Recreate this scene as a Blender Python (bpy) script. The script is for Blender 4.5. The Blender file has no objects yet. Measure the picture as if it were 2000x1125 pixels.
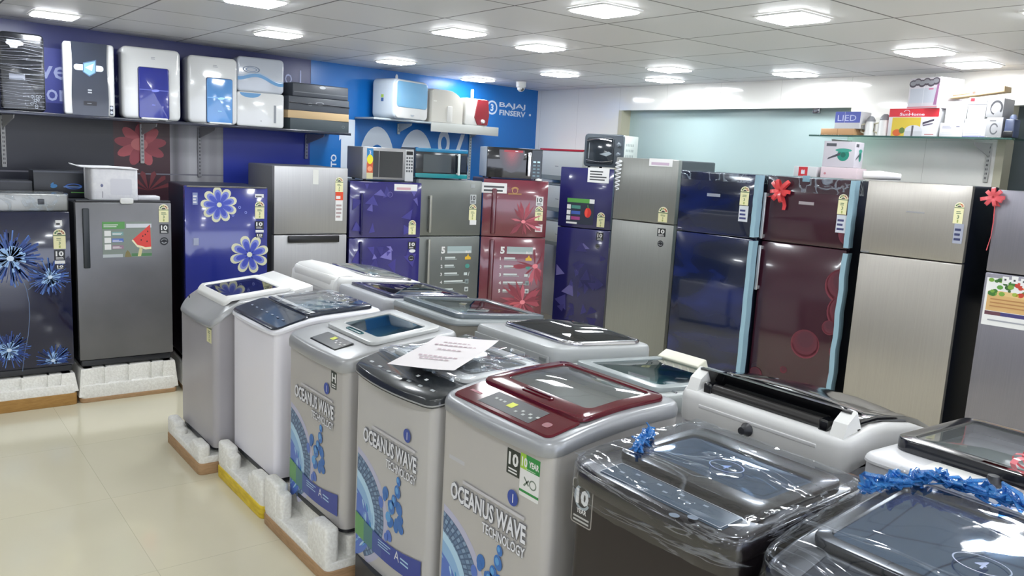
import bpy, math, random
from mathutils import Vector, Matrix
random.seed(7)
S = bpy.context.scene
COL = S.collection
PI = math.pi
rad = math.radians

# ------------------------------------------------------------------ camera
EYE = 1.70
F_PX, YAW, PITCH, ROLL = 1597.763, .66505175, .16111113, .05400169
def cam_axes():
    cy, sy, cp, sp = math.cos(YAW), math.sin(YAW), math.cos(PITCH), math.sin(PITCH)
    f = Vector((sy*cp, cy*cp, -sp)); r = Vector((cy, -sy, 0)); u = r.cross(f)
    return r*math.cos(ROLL)+u*math.sin(ROLL), -r*math.sin(ROLL)+u*math.cos(ROLL), f
RT, UP, FW = cam_axes()
cd = bpy.data.cameras.new('camera'); cam = bpy.data.objects.new('camera', cd); COL.objects.link(cam)
cd.sensor_width = 36; cd.lens = F_PX/2000*36; cd.clip_start = .05
cam.matrix_world = Matrix(((RT.x, UP.x, -FW.x, 0), (RT.y, UP.y, -FW.y, 0), (RT.z, UP.z, -FW.z, EYE), (0, 0, 0, 1)))
S.camera = cam

# ------------------------------------------------------------------ world, exposure
w = bpy.data.worlds.new('daylight'); S.world = w; w.use_nodes = True
w.node_tree.nodes['Background'].inputs[0].default_value = (.80, .86, 1, 1)
w.node_tree.nodes['Background'].inputs[1].default_value = 2.6
S.view_settings.view_transform = 'Standard'; S.view_settings.look = 'None'
S.view_settings.exposure = 0.55; S.view_settings.gamma = 1
S.cycles.max_bounces = 7; S.cycles.diffuse_bounces = 4; S.cycles.glossy_bounces = 4
S.cycles.transparent_max_bounces = 10; S.cycles.sample_clamp_indirect = 4
S.cycles.use_denoising = True
LAMP = 40.0      # radiance of the ceiling panels

# ------------------------------------------------------------------ points read off the photograph, put on real planes
def ray(u, v):
    return RT*((u-1000)/F_PX) - UP*((v-562.5)/F_PX) + FW
def hit(u, v, p, th):
    """point on the vertical plane through p running in direction th: (distance along it, height)"""
    d = ray(u, v); D = Vector((math.cos(th), math.sin(th))); n = Vector((-D.y, D.x))
    t = n.dot(Vector(p[:2]))/(n.x*d.x+n.y*d.y)
    q = Vector((d.x*t, d.y*t))
    return (q-Vector(p[:2])).dot(D), EYE+d.z*t
def atz(u, v, z):
    d = ray(u, v); t = (z-EYE)/d.z
    return Vector((d.x*t, d.y*t, z))

# ------------------------------------------------------------------ materials
def lin(c):
    c = c/255
    return c/12.92 if c <= .04045 else ((c+.055)/1.055)**2.4
def rgb(c): return (lin(c[0]), lin(c[1]), lin(c[2]), 1)
_m = {}
def P(c, rough=.5, metal=0, spec=.5, coat=0, name=None):
    k = (tuple(c), rough, metal, spec, coat)
    if k in _m: return _m[k]
    m = bpy.data.materials.new(name or 'surface_%d_%d_%d' % tuple(int(x) for x in c)); m.use_nodes = True
    b = m.node_tree.nodes['Principled BSDF']
    b.inputs['Base Color'].default_value = rgb(c); b.inputs['Roughness'].default_value = rough
    b.inputs['Metallic'].default_value = metal; b.inputs['Specular IOR Level'].default_value = spec
    b.inputs['Coat Weight'].default_value = coat; b.inputs['Coat Roughness'].default_value = .05
    _m[k] = m; return m
def ink(*c): return P(c, .45)
def nodes(m):
    nt = m.node_tree
    def N(t, **kw):
        n = nt.nodes.new(t)
        for k, v in kw.items():
            if k.startswith('i_'):
                key = k[2:].replace('_', ' ')
                n.inputs[int(key) if key.isdigit() else key].default_value = v
            else: setattr(n, k, v)
        return n
    return nt, N
def noisy(name, c1, c2, scale, rough, metal=0, stretch=(1, 1, 1), bump=0, lo=.35, hi=.65, detail=3, spec=.5, coat=0, coord='Object'):
    m = bpy.data.materials.new(name); m.use_nodes = True
    nt, N = nodes(m); b = nt.nodes['Principled BSDF']
    tc = N('ShaderNodeTexCoord'); mp = N('ShaderNodeMapping'); mp.inputs['Scale'].default_value = stretch
    nz = N('ShaderNodeTexNoise', i_Scale=scale, i_Detail=detail); cr = N('ShaderNodeValToRGB')
    cr.color_ramp.elements[0].color = rgb(c1); cr.color_ramp.elements[0].position = lo
    cr.color_ramp.elements[1].color = rgb(c2); cr.color_ramp.elements[1].position = hi
    L = nt.links.new
    L(tc.outputs[coord], mp.inputs[0]); L(mp.outputs[0], nz.inputs['Vector']); L(nz.outputs[0], cr.inputs[0]); L(cr.outputs[0], b.inputs['Base Color'])
    b.inputs['Roughness'].default_value = rough; b.inputs['Metallic'].default_value = metal
    b.inputs['Specular IOR Level'].default_value = spec; b.inputs['Coat Weight'].default_value = coat
    if bump:
        bp = N('ShaderNodeBump', i_Strength=bump, i_Distance=.01); L(nz.outputs[0], bp.inputs['Height']); L(bp.outputs[0], b.inputs['Normal'])
    return m
def clear(name, tint, gloss=1.0, bump=0, scale=30, stretch=(1, 1, 1), rough=.03, body=0, bodycol=(200, 220, 240), ior=1.45, crease=0, cw=.06):
    """a thin clear sheet: lets tinted light through and mirrors at its surface"""
    m = bpy.data.materials.new(name); m.use_nodes = True
    nt, N = nodes(m); L = nt.links.new
    nt.nodes.remove(nt.nodes['Principled BSDF']); out = nt.nodes['Material Output']
    tr = N('ShaderNodeBsdfTransparent', i_Color=rgb(tint)); gl = N('ShaderNodeBsdfGlossy', i_Roughness=rough)
    gl.inputs['Color'].default_value = (gloss, gloss, gloss, 1) if not isinstance(gloss, tuple) else gloss
    fr = N('ShaderNodeFresnel', i_IOR=ior); mx = N('ShaderNodeMixShader')
    ge = N('ShaderNodeNewGeometry'); sg = N('ShaderNodeMath', operation='MULTIPLY_ADD'); sg.inputs[1].default_value = -2; sg.inputs[2].default_value = 1   # a thin sheet mirrors alike from both sides
    pw = N('ShaderNodeMath', operation='POWER'); pw.inputs[0].default_value = ior; L(ge.outputs['Backfacing'], sg.inputs[0]); L(sg.outputs[0], pw.inputs[1]); L(pw.outputs[0], fr.inputs['IOR'])
    src = tr
    if body:
        df = N('ShaderNodeBsdfDiffuse', i_Color=rgb(bodycol)); m2 = N('ShaderNodeMixShader'); m2.inputs[0].default_value = body
        L(tr.outputs[0], m2.inputs[1]); L(df.outputs[0], m2.inputs[2]); src = m2
    L(fr.outputs[0], mx.inputs[0]); L(src.outputs[0], mx.inputs[1]); L(gl.outputs[0], mx.inputs[2]); L(mx.outputs[0], out.inputs[0])
    if bump:
        tc = N('ShaderNodeTexCoord'); mp = N('ShaderNodeMapping'); mp.inputs['Scale'].default_value = stretch
        nz = N('ShaderNodeTexNoise', i_Scale=scale, i_Detail=4, i_Distortion=1.2)
        bp = N('ShaderNodeBump', i_Strength=bump, i_Distance=.012)
        L(tc.outputs['Object'], mp.inputs[0]); L(mp.outputs[0], nz.inputs['Vector']); h = nz.outputs[0]
        if crease:                                           # folds: thin ridges where the noise crosses its mean, whitened by stretching
            sb = N('ShaderNodeMath', operation='SUBTRACT'); sb.inputs[1].default_value = .5; ab = N('ShaderNodeMath', operation='ABSOLUTE')
            mr = N('ShaderNodeMapRange', interpolation_type='SMOOTHSTEP'); mr.inputs[1].default_value = 0; mr.inputs[2].default_value = cw; mr.inputs[3].default_value = 1; mr.inputs[4].default_value = 0
            L(h, sb.inputs[0]); L(sb.outputs[0], ab.inputs[0]); L(ab.outputs[0], mr.inputs[0]); h = mr.outputs[0]
            ml = N('ShaderNodeMath', operation='MULTIPLY'); ml.inputs[1].default_value = crease; L(h, ml.inputs[0])
            if body: m.node_tree.links.new(ml.outputs[0], m2.inputs[0])
        L(h, bp.inputs['Height'])
        L(bp.outputs[0], gl.inputs['Normal']); L(bp.outputs[0], fr.inputs['Normal'])
    return m
def brushed(name, c, rough=.34, metal=.75, vertical=True):
    st = (90, 90, .8) if vertical else (.8, .8, 90)
    d = 3
    return noisy(name, [x-d for x in c], [x+d for x in c], 3, rough, metal, st, .0, .3, .7)

WHITE = P((205, 205, 205), .35, name='white_plastic'); WHITE2 = P((222, 222, 220), .3, name='bright_white_plastic')
GLOSSW = P((215, 216, 216), .12, coat=.4, name='gloss_white_plastic')
BLACK = P((18, 18, 22), .3, name='black_plastic'); GBLACK = P((12, 13, 17), .08, coat=.5, name='gloss_black')
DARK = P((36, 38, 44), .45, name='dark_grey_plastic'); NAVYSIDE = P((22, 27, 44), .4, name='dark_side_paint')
GREY = P((128, 130, 134), .4, name='mid_grey'); CHROME = P((200, 200, 205), .12, 1, name='chrome')
SILVER = P((150, 150, 153), .33, .35, name='silver_paint'); SILVER2 = P((160, 161, 163), .3, .25, name='pale_silver_paint')
STEEL = brushed('brushed_steel', (156, 156, 158), .34, .6); STEEL2 = brushed('warm_brushed_steel', (166, 162, 156), .32, .6)
STEELD = brushed('dark_brushed_steel', (140, 141, 138), .32, .5); STEELP = brushed('purple_grey_steel', (136, 134, 144), .33)
FOAM = noisy('polystyrene', (222, 220, 214), (236, 235, 230), 90, .8, bump=.25)
CARD = noisy('corrugated_card', (158, 126, 92), (176, 142, 106), 20, .8, stretch=(1, 1, 8))
CARDO = noisy('ochre_card', (150, 112, 58), (168, 128, 70), 20, .8, stretch=(1, 1, 8))
CARDY = noisy('yellow_taped_card', (196, 166, 30), (224, 196, 54), 12, .5, stretch=(1, 1, 5))
KRAFT = noisy('kraft_carton', (172, 138, 98), (186, 152, 112), 12, .75)
GLASS = clear('lid_glass', (200, 206, 206), .95, ior=1.6, body=.22, bodycol=(150, 154, 154)); GLASSD = clear('dark_lid_glass', (110, 118, 128), .95, ior=1.6)
GLASST = clear('teal_lid_glass', (150, 184, 194), .95, ior=1.6)
GLASSB = clear('blue_black_lid_glass', (30, 46, 90), (.62, .80, 1, 1), ior=4.5, body=.5, bodycol=(34, 48, 84))
FILM = clear('stretch_film', (246, 248, 252), 1.0, bump=.35, scale=2.2, stretch=(1, 1, 9), rough=.08, body=.1, crease=.16, cw=.03, bodycol=(215, 222, 235))
FILMT = clear('stretch_film_top', (240, 244, 250), 1.0, bump=.10, scale=2.4, stretch=(1, 1.6, 1), rough=.04, body=.1, crease=.10, cw=.010, bodycol=(215, 225, 240), ior=1.5)
FILMD = clear('plain_plastic_film', (240, 242, 244), 1.0, bump=.3, scale=5, rough=.06, body=.1, crease=.25, cw=.03)
FILMB = clear('bunched_blue_film', (120, 175, 225), 1.0, bump=1.0, scale=40, stretch=(1, 3, 1), rough=.1, body=.30, bodycol=(80, 170, 240))
BLUEFOAM = P((138, 170, 186), .6, name='pale_blue_foam')
RIB = P((205, 62, 66), .3, coat=.4, name='red_ribbon'); PINK = P((226, 110, 120), .3, coat=.4, name='pink_ribbon')

# ------------------------------------------------------------------ mesh helpers
_txt = {}
def text_mesh(s, bold=0):
    if (s, bold) in _txt: return _txt[(s, bold)]
    c = bpy.data.curves.new('t', 'FONT'); c.body = s; c.size = 1; c.resolution_u = 2; c.offset = bold
    o = bpy.data.objects.new('t', c); COL.objects.link(o)
    dg = bpy.context.evaluated_depsgraph_get(); me = bpy.data.meshes.new_from_object(o.evaluated_get(dg))
    vs = [(v.co.x, v.co.y) for v in me.vertices]; fs = [tuple(p.vertices) for p in me.polygons]
    bpy.data.objects.remove(o); bpy.data.curves.remove(c); bpy.data.meshes.remove(me)
    _txt[(s, bold)] = (vs, fs); return vs, fs
def rr(x0, x1, y0, y1, r, n=4, k=0):
    """rounded rectangle, counter-clockwise, k extra points on each side"""
    r = max(min(r, (x1-x0)/2-1e-4, (y1-y0)/2-1e-4), 1e-5); pts = []
    cs = [(x1-r, y0+r, -90), (x1-r, y1-r, 0), (x0+r, y1-r, 90), (x0+r, y0+r, 180)]
    for i, (cx, cy, a) in enumerate(cs):
        for j in range(n+1):
            t = rad(a+90*j/n); pts.append((cx+r*math.cos(t), cy+r*math.sin(t)))
        nx, ny, na = cs[(i+1) % 4]; t = rad(na); q = (nx+r*math.cos(t), ny+r*math.sin(t)); p = pts[-1]
        for j in range(1, k+1):
            f = j/(k+1); pts.append((p[0]+(q[0]-p[0])*f, p[1]+(q[1]-p[1])*f))
    return pts
class M:
    K = .00012                                              # step between printed layers
    def __init__(s): s.v = []; s.f = []; s.mi = []; s.ms = []; s.T = None
    def mat(s, m):
        if m not in s.ms: s.ms.append(m)
        return s.ms.index(m)
    def add(s, vs, fs, m):
        b = len(s.v); i = s.mat(m)
        for v in vs:
            v = Vector(v); s.v.append(tuple(s.T @ v) if s.T else tuple(v))
        for f in fs: s.f.append(tuple(b+j for j in f)); s.mi.append(i)
    def loft(s, loops, m, cap0=True, cap1=True, close=True):
        n = len(loops[0]); vs = [p for l in loops for p in l]; fs = []
        for a in range(len(loops)-1):
            for j in range(n if close else n-1):
                k = (j+1) % n; fs.append((a*n+j, a*n+k, (a+1)*n+k, (a+1)*n+j))
        if cap0: fs.append(tuple(range(n))[::-1])
        if cap1: fs.append(tuple((len(loops)-1)*n+j for j in range(n)))
        s.add(vs, fs, m)
    def box(s, x0, x1, y0, y1, z0, z1, m, r=0, e=None):
        if not r:
            vs = [(x, y, z) for z in (z0, z1) for x, y in ((x0, y0), (x1, y0), (x1, y1), (x0, y1))]
            s.add(vs, [(3, 2, 1, 0), (4, 5, 6, 7), (0, 1, 5, 4), (1, 2, 6, 5), (2, 3, 7, 6), (3, 0, 4, 7)], m); return
        e = r if e is None else e; e = min(e, (z1-z0)/2-1e-4); L = []
        st = [(1-math.cos(rad(a)), 1-math.sin(rad(a))) for a in (0, 30, 60, 90)]
        st = [(e*(1-math.sin(rad(a))), e*(1-math.cos(rad(a)))) for a in (0, 30, 60, 90)]
        for ins, dz in st: L.append([(x, y, z0+dz) for x, y in rr(x0+ins, x1-ins, y0+ins, y1-ins, max(r-ins, .0004))])
        for ins, dz in st[::-1]: L.append([(x, y, z1-dz) for x, y in rr(x0+ins, x1-ins, y0+ins, y1-ins, max(r-ins, .0004))])
        s.loft(L, m)
    def ybox(s, x0, x1, y0, y1, z0, z1, m, r=.02, e=.004):
        """box whose outline in the front view is rounded; edges rounded over by e"""
        L = []
        st = [(e*(1-math.sin(rad(a))), e*(1-math.cos(rad(a)))) for a in (0, 30, 60, 90)]
        for ins, dy in st: L.append([(x, y0+dy, z) for x, z in rr(x0+ins, x1-ins, z0+ins, z1-ins, max(r-ins, .0004))])
        for ins, dy in st[::-1]: L.append([(x, y1-dy, z) for x, z in rr(x0+ins, x1-ins, z0+ins, z1-ins, max(r-ins, .0004))])
        s.loft(L, m)
    def lathe(s, prof, m, c=(0, 0, 0), axis='z', n=20):
        L = []
        for r, h in prof:
            l = []
            for j in range(n):
                a = 2*PI*j/n; x, y = r*math.cos(a), r*math.sin(a)
                p = (x, y, h) if axis == 'z' else ((x, h, y) if axis == 'y' else (h, x, y))
                l.append((p[0]+c[0], p[1]+c[1], p[2]+c[2]))
            L.append(l)
        s.loft(L, m)
    def tube(s, pts, r, m, n=8, flat=1):
        pts = [Vector(p) for p in pts]; L = []
        for i, p in enumerate(pts):
            d = (pts[min(i+1, len(pts)-1)]-pts[max(i-1, 0)]).normalized()
            a = d.cross(Vector((0, 0, 1)))
            if a.length < .1: a = d.cross(Vector((0, 1, 0)))
            a.normalize(); b = d.cross(a); rr_ = r[i] if isinstance(r, (list, tuple)) else r
            L.append([tuple(p+a*rr_*math.cos(2*PI*j/n)+b*rr_*flat*math.sin(2*PI*j/n)) for j in range(n)])
        s.loft(L, m)
    # flat print, on the plane y = -layer
    def dp(s, pts, m, L=1): s.add([(x, -s.K*L-.0003, z) for x, z in pts], [tuple(range(len(pts)))], m)
    def rect(s, x0, x1, z0, z1, m, L=1, r=0):
        s.dp(rr(x0, x1, z0, z1, r, 3) if r else [(x0, z0), (x1, z0), (x1, z1), (x0, z1)], m, L)
    def ell(s, cx, cz, rx, rz, m, L=1, a0=0, a1=360, n=24, inner=None, x0=None, x1=None, z0=None, z1=None):
        def cl(x, z):
            if x0 is not None: x = max(x, x0)
            if x1 is not None: x = min(x, x1)
            if z0 is not None: z = max(z, z0)
            if z1 is not None: z = min(z, z1)
            return x, z
        o = [cl(cx+rx*math.cos(rad(a0+(a1-a0)*j/n)), cz+rz*math.sin(rad(a0+(a1-a0)*j/n))) for j in range(n+1)]
        if inner is None:
            if a1-a0 == 360: s.dp(o[:-1], m, L)
            else: s.dp(o, m, L)
        else:
            i = [cl(cx+rx*inner*math.cos(rad(a0+(a1-a0)*j/n)), cz+rz*inner*math.sin(rad(a0+(a1-a0)*j/n))) for j in range(n+1)]
            s.add([(x, -s.K*L-.0003, z) for x, z in o+i], [(j, j+1, n+2+j, n+1+j) for j in range(n)], m)
    def text(s, t, x, z, h, m, L=2, w=None, al='l', bold=0, rot=0, flat=False, sh=0):
        """cap height h, optional width w"""
        vs, fs = text_mesh(t, bold)
        if not vs: return
        x0 = min(v[0] for v in vs); x1 = max(v[0] for v in vs); k = h/.70
        kx = k if w is None else w/(x1-x0); W = (x1-x0)*kx
        ox = {'l': 0, 'c': -W/2, 'r': -W}[al]; c, sn = math.cos(rot), math.sin(rot); out = []
        for a, b in vs:
            p, q = (a-x0)*kx+ox, b*k; p, q = p*c-q*sn, p*sn+q*c+p*sh
            out.append((x+p, -s.K*L-.0003, z+q) if not flat else (x+p, z+q, flat))
        s.add(out, fs, m)
    def lines(s, x0, x1, z0, z1, n, m, L=2, gap=.5, rnd=True):
        h = (z1-z0)/n
        for i in range(n):
            e = x1-(x1-x0)*(random.random()*.35 if rnd else 0)
            s.rect(x0, e, z0+i*h, z0+i*h+h*gap, m, L)
    def build(s, name, parent=None, loc=(0, 0, 0), rz=0, ang=32, sharp=True, label=None, rx=0, ry=0):
        me = bpy.data.meshes.new(name); me.from_pydata(s.v, [], s.f)
        for m in s.ms: me.materials.append(m)
        me.polygons.foreach_set('material_index', s.mi); me.validate(); me.update()
        me.polygons.foreach_set('use_smooth', [True]*len(me.polygons))
        if sharp: me.set_sharp_from_angle(angle=rad(ang))
        o = bpy.data.objects.new(name, me); COL.objects.link(o); o.location = loc; o.rotation_euler = (rx, ry, rz)
        if parent: o.parent = parent
        if label: o['label'] = label
        return o
def thing(name, label, cat, loc=(0, 0, 0), rz=0, group=None):
    o = bpy.data.objects.new(name, None); COL.objects.link(o); o.location = loc; o.rotation_euler = (0, 0, rz); o.empty_display_size = .1
    o['label'] = label; o['category'] = cat
    if group: o['group'] = group
    return o
def tag(o, label, cat, group=None):
    o['label'] = label; o['category'] = cat
    if group: o['group'] = group
    return o
def struct(o): o['kind'] = 'structure'; return o

# ================================================================== THE SHOP
FLOORM = bpy.data.materials.new('polished_vitrified_tile'); FLOORM.use_nodes = True
nt, N = nodes(FLOORM); L = nt.links.new; b = nt.nodes['Principled BSDF']
tc = N('ShaderNodeTexCoord'); br = N('ShaderNodeTexBrick', offset=0.0, i_Scale=1.0)
br.inputs['Color1'].default_value = rgb((212, 205, 180)); br.inputs['Color2'].default_value = rgb((209, 203, 179)); br.inputs['Mortar'].default_value = rgb((192, 186, 162))
br.inputs['Mortar Size'].default_value = .0016; br.inputs['Brick Width'].default_value = .8; br.inputs['Row Height'].default_value = .8; br.inputs['Mortar Smooth'].default_value = 0
nz = N('ShaderNodeTexNoise', i_Scale=1.7, i_Detail=6); mx = N('ShaderNodeMix', data_type='RGBA', blend_type='MULTIPLY'); mx.inputs[0].default_value = .25
cr = N('ShaderNodeValToRGB'); cr.color_ramp.elements[0].color = (.80, .80, .78, 1); cr.color_ramp.elements[0].position = .35; cr.color_ramp.elements[1].position = .65
L(tc.outputs['Object'], br.inputs['Vector']); L(tc.outputs['Object'], nz.inputs['Vector']); L(nz.outputs[0], cr.inputs[0]); L(br.outputs[0], mx.inputs[6]); L(cr.outputs[0], mx.inputs[7]); L(mx.outputs[2], b.inputs['Base Color'])
b.inputs['Roughness'].default_value = .10; b.inputs['Specular IOR Level'].default_value = .6
CEILM = bpy.data.materials.new('ceiling_tile'); CEILM.use_nodes = True
nt, N = nodes(CEILM); L = nt.links.new; b = nt.nodes['Principled BSDF']
tc = N('ShaderNodeTexCoord'); mp = N('ShaderNodeMapping'); mp.inputs['Location'].default_value = (-3.065, -3.837, 0)
br = N('ShaderNodeTexBrick', offset=0.0, i_Scale=1.0)
br.inputs['Color1'].default_value = rgb((226, 226, 228)); br.inputs['Color2'].default_value = rgb((221, 222, 225)); br.inputs['Mortar'].default_value = rgb((96, 96, 98))
br.inputs['Mortar Size'].default_value = .0055; br.inputs['Brick Width'].default_value = .61; br.inputs['Row Height'].default_value = .61; br.inputs['Mortar Smooth'].default_value = 0
L(tc.outputs['Object'], mp.inputs[0]); L(mp.outputs[0], br.inputs['Vector']); L(br.outputs[0], b.inputs['Base Color']); b.inputs['Roughness'].default_value = .45
X0, X1, Y0, Y1, H = -3.2, 6.4, -3.6, 7.4, 2.40
m = M(); m.box(X0, X1, Y0, Y1, -.1, 0, FLOORM); struct(m.build('floor'))
m = M(); m.box(X0, X1, Y0, Y1, H, H+.1, CEILM); struct(m.build('ceiling'))
WPAINT = P((224, 224, 222), .4, name='pale_wall')
m = M(); m.box(X0-.1, X0, Y0, Y1, 0, H, WPAINT); struct(m.build('wall_street_side'))
m = M(); m.box(X0, -1.5, Y0-.1, Y0, 0, H, WPAINT); m.box(4.2, X1, Y0-.1, Y0, 0, H, WPAINT); m.box(-1.5, 4.2, Y0-.1, Y0, 2.2, H, WPAINT); struct(m.build('wall_shopfront'))

# left wall carries the printed vinyl; its own frame runs along it
WA = (.6, 6.42); WTH = math.atan2(.64, 5.15); WD = Vector((math.cos(WTH), math.sin(WTH))); WN = Vector((-WD.y, WD.x))
def wp(s, off, z): q = Vector(WA)+WD*s-WN*off; return (q.x, q.y, z)      # off = distance in front of the wall
def wpx(u, v, off=0):
    p = Vector(WA)-WN*off; return hit(u, v, p, WTH)
VIN = P((52, 58, 112), .35, name='violet_vinyl'); VINL = P((78, 84, 150), .35, name='blue_violet_vinyl'); VBLUE = P((22, 108, 186), .3, name='sky_blue_vinyl')
VDARK = P((44, 46, 58), .3, name='charcoal_vinyl'); VMAR = P((66, 42, 52), .3, name='maroon_vinyl')
VROYAL = P((42, 56, 150), .3, name='royal_blue_vinyl'); LET = P((214, 224, 236), .4, name='white_lettering'); LETD = P((124, 128, 178), .4, name='pale_violet_lettering')
VSTEEL = bpy.data.materials.new('printed_steel_vinyl'); VSTEEL.use_nodes = True
nt, N = nodes(VSTEEL); L = nt.links.new; b = nt.nodes['Principled BSDF']; tc = N('ShaderNodeTexCoord'); mp = N('ShaderNodeMapping')
mp.inputs['Scale'].default_value = (2.4, 0, 0); wv = N('ShaderNodeTexNoise', i_Scale=2.6, i_Detail=1); cr = N('ShaderNodeValToRGB')
cr.color_ramp.elements[0].color = rgb((74, 70, 80)); cr.color_ramp.elements[0].position = .36; cr.color_ramp.elements[1].color = rgb((176, 176, 182)); cr.color_ramp.elements[1].position = .62
L(tc.outputs['Object'], mp.inputs[0]); L(mp.outputs[0], wv.inputs['Vector']); L(wv.outputs[0], cr.inputs[0]); L(cr.outputs[0], b.inputs['Base Color']); b.inputs['Roughness'].default_value = .35
m = M(); m.box(-4.2, 5.95, .002, .12, 0, H, VIN)
m.rect(-4.2, wpx(350, 100)[0], 0, H, VIN, 1)
sB = wpx(607, 150)[0]
m.rect(.2, wpx(345, 150)[0], wpx(90, 200)[1], wpx(110, 95)[1], VINL, 2)
m.rect(wpx(222, 300)[0]-1.6, wpx(222, 300)[0], .0, 1.80, VDARK, 2); m.rect(wpx(222, 300)[0], wpx(332, 300)[0], 0, 1.80, VMAR, 2)
m.rect(wpx(332, 300)[0], wpx(436, 300)[0], 0, 1.80, VSTEEL, 2); m.rect(wpx(436, 300)[0], sB, 0, 1.80, VROYAL, 2)
m.rect(sB, 5.95, 0, H, VBLUE, 2)
sJ, zJ = wpx(120, 336)
m.rect(-1, wpx(436, 300)[0], zJ-.005, zJ+.005, P((110, 110, 122), .5), 4)
# printed pink bloom on the maroon panel
for k in range(9):
    cx, cz = wpx(275, 283); a = rad(k*40+10); c1 = ink(176, 84, 92) if k % 2 else ink(150, 66, 78)
    px_, pz_ = cx+.105*math.cos(a), cz+.085*math.sin(a)
    pts = []
    for j in range(14):
        t = 2*PI*j/14; e1, e2 = .085*math.cos(t), .042*math.sin(t); pts.append((px_+e1*math.cos(a)-e2*math.sin(a), pz_+(e1*math.sin(a)+e2*math.cos(a))*.85))
    m.dp(pts, c1, 5+k)
cx, cz = wpx(272, 282); m.ell(cx, cz, .06, .045, ink(198, 112, 114), 16)
cx, cz = wpx(290, 372)
for k in range(6):
    a = rad(20+k*28); m.dp([(cx, cz), (cx+.17*math.cos(a-.12), cz+.13*math.sin(a-.12)), (cx+.19*math.cos(a), cz+.15*math.sin(a)), (cx+.17*math.cos(a+.12), cz+.13*math.sin(a+.12))], ink(112, 46, 54), 5+k)
wl = struct(m.build('wall_left', loc=(WA[0], WA[1], 0), rz=WTH, sharp=True))
def wtext(name, s, u0, u1, vb, vt, mt, bold=0, L=6, label=None):
    x0, zb = wpx(u0, vb); x1, _ = wpx(u1, vb); zt = wpx(u0, vt)[1]
    m = M(); m.text(s, x0, zb, zt-zb, mt, L, w=x1-x0, bold=bold); o = m.build(name, wl, label=label); return o
LV = P((168, 176, 216), .4, name='lilac_lettering')
wtext('wall_lettering', 'Save upto', 22, 252, 146, 108, LV, .01)
wtext('wall_lettering', 'Conversion', 60, 254, 193, 160, LV, .008)
wtext('wall_lettering', 'o 1', 556, 588, 163, 133, LV)
wtext('wall_lettering', 'BAJAJ', 975, 1026, 208, 199, LET, .02, label='white capital letters reading a finance company name')
wtext('wall_lettering', 'FINSERV', 975, 1026, 224, 214, LET, .03)
m = M(); cx, cz = wpx(961, 210); m.ell(cx, cz, .075, .072, LET, 6); m.ell(cx, cz, .056, .054, VBLUE, 7); m.text('3', cx, cz-.032, .066, LET, 8, al='c', bold=.04); m.build('round_logo', wl)
m = M(); x0, z0 = wpx(1033, 225); m.rect(x0, x0+.03, z0-.01, z0+.012, LET, 6); m.build('small_print', wl)
m = M()
x0, zt = wpx(667, 232); x1, _ = wpx(692, 300)
m.dp([(x0, 1.2), (x1, 1.2), (x1, zt+.0), (x0+.06, zt), (x0-.02, zt-.1), (x0-.02, zt-.19), (x0, zt-.17)], LET, 6)
for (ul, ur, vt) in ((703, 772, 232), (781, 848, 240)):
    a, z1 = wpx(ul, vt); b_, _ = wpx(ur, vt); z1 = 1.89; m.ell((a+b_)/2, z1-.34, (b_-a)/2, .34, LET, 6, inner=.52, n=32)
a, z1 = wpx(857, 255); m.ell(a+.07, z1-.12, .075, .13, LET, 6, inner=.5, n=20); m.dp([(a+.14, z1-.42), (a+.19, z1-.42), (a+.34, z1-.02), (a+.29, z1-.02)], LET, 6); m.ell(a+.36, z1-.36, .075, .13, LET, 6, inner=.5)
m.build('giant_percentage_lettering', wl)
m = M(); x0, z0 = wpx(656, 352); m.text('UP TO', x0, z0, .055, LET, 6, rot=PI/2, bold=.03); m.build('wall_lettering', wl)

# right wall with two glazed openings
WTILE = bpy.data.materials.new('glossy_wall_tile'); WTILE.use_nodes = True
nt, N = nodes(WTILE); L = nt.links.new; b = nt.nodes['Principled BSDF']; tc = N('ShaderNodeTexCoord'); mp = N('ShaderNodeMapping'); mp.inputs['Rotation'].default_value = (0, rad(90), rad(90)); mp.inputs['Location'].default_value = (.6, -.15, 0)
br = N('ShaderNodeTexBrick', offset=0.0, i_Scale=1.0)
br.inputs['Color1'].default_value = rgb((238, 236, 230)); br.inputs['Color2'].default_value = rgb((239, 237, 232)); br.inputs['Mortar'].default_value = rgb((206, 203, 196))
br.inputs['Mortar Size'].default_value = .0015; br.inputs['Brick Width'].default_value = 1.2; br.inputs['Row Height'].default_value = .6
sp = N('ShaderNodeSeparateXYZ'); cb = N('ShaderNodeCombineXYZ')
L(tc.outputs['Object'], sp.inputs[0]); L(sp.outputs[2], cb.inputs[0]); L(sp.outputs[1], cb.inputs[1])
ad = N('ShaderNodeVectorMath'); ad.inputs[1].default_value = (.0, -.4, 0); L(cb.outputs[0], ad.inputs[0]); L(ad.outputs[0], br.inputs['Vector']); L(br.outputs[0], b.inputs['Base Color'])
b.inputs['Roughness'].default_value = .09; b.inputs['Coat Weight'].default_value = .3
RX = 5.75; REV = P((186, 182, 160), .4, name='cream_reveal')
m = M()
m.box(RX, 6.2, 5.80, 7.4, 0, H, WTILE); m.box(RX, 6.2, 3.38, 5.80, 2.18, H, WTILE); m.box(RX, 6.2, 3.38, 5.80, 0, .9, WTILE)
m.box(RX, 6.2, 2.34, 3.38, 0, H, WTILE); m.box(RX, 6.2, .9, 2.34, 2.18, H, WTILE); m.box(RX, 6.2, Y0, .9, 0, H, WTILE); m.box(RX, 6.2, .9, 2.34, 0, .9, WTILE)
struct(m.build('wall_right'))
m = M(); m.box(RX-.004, RX+.14, 5.76, 5.80, .9, 2.18, REV); m.box(RX+.0, RX+.14, 3.38, 3.385, .9, 2.18, REV)
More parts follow.
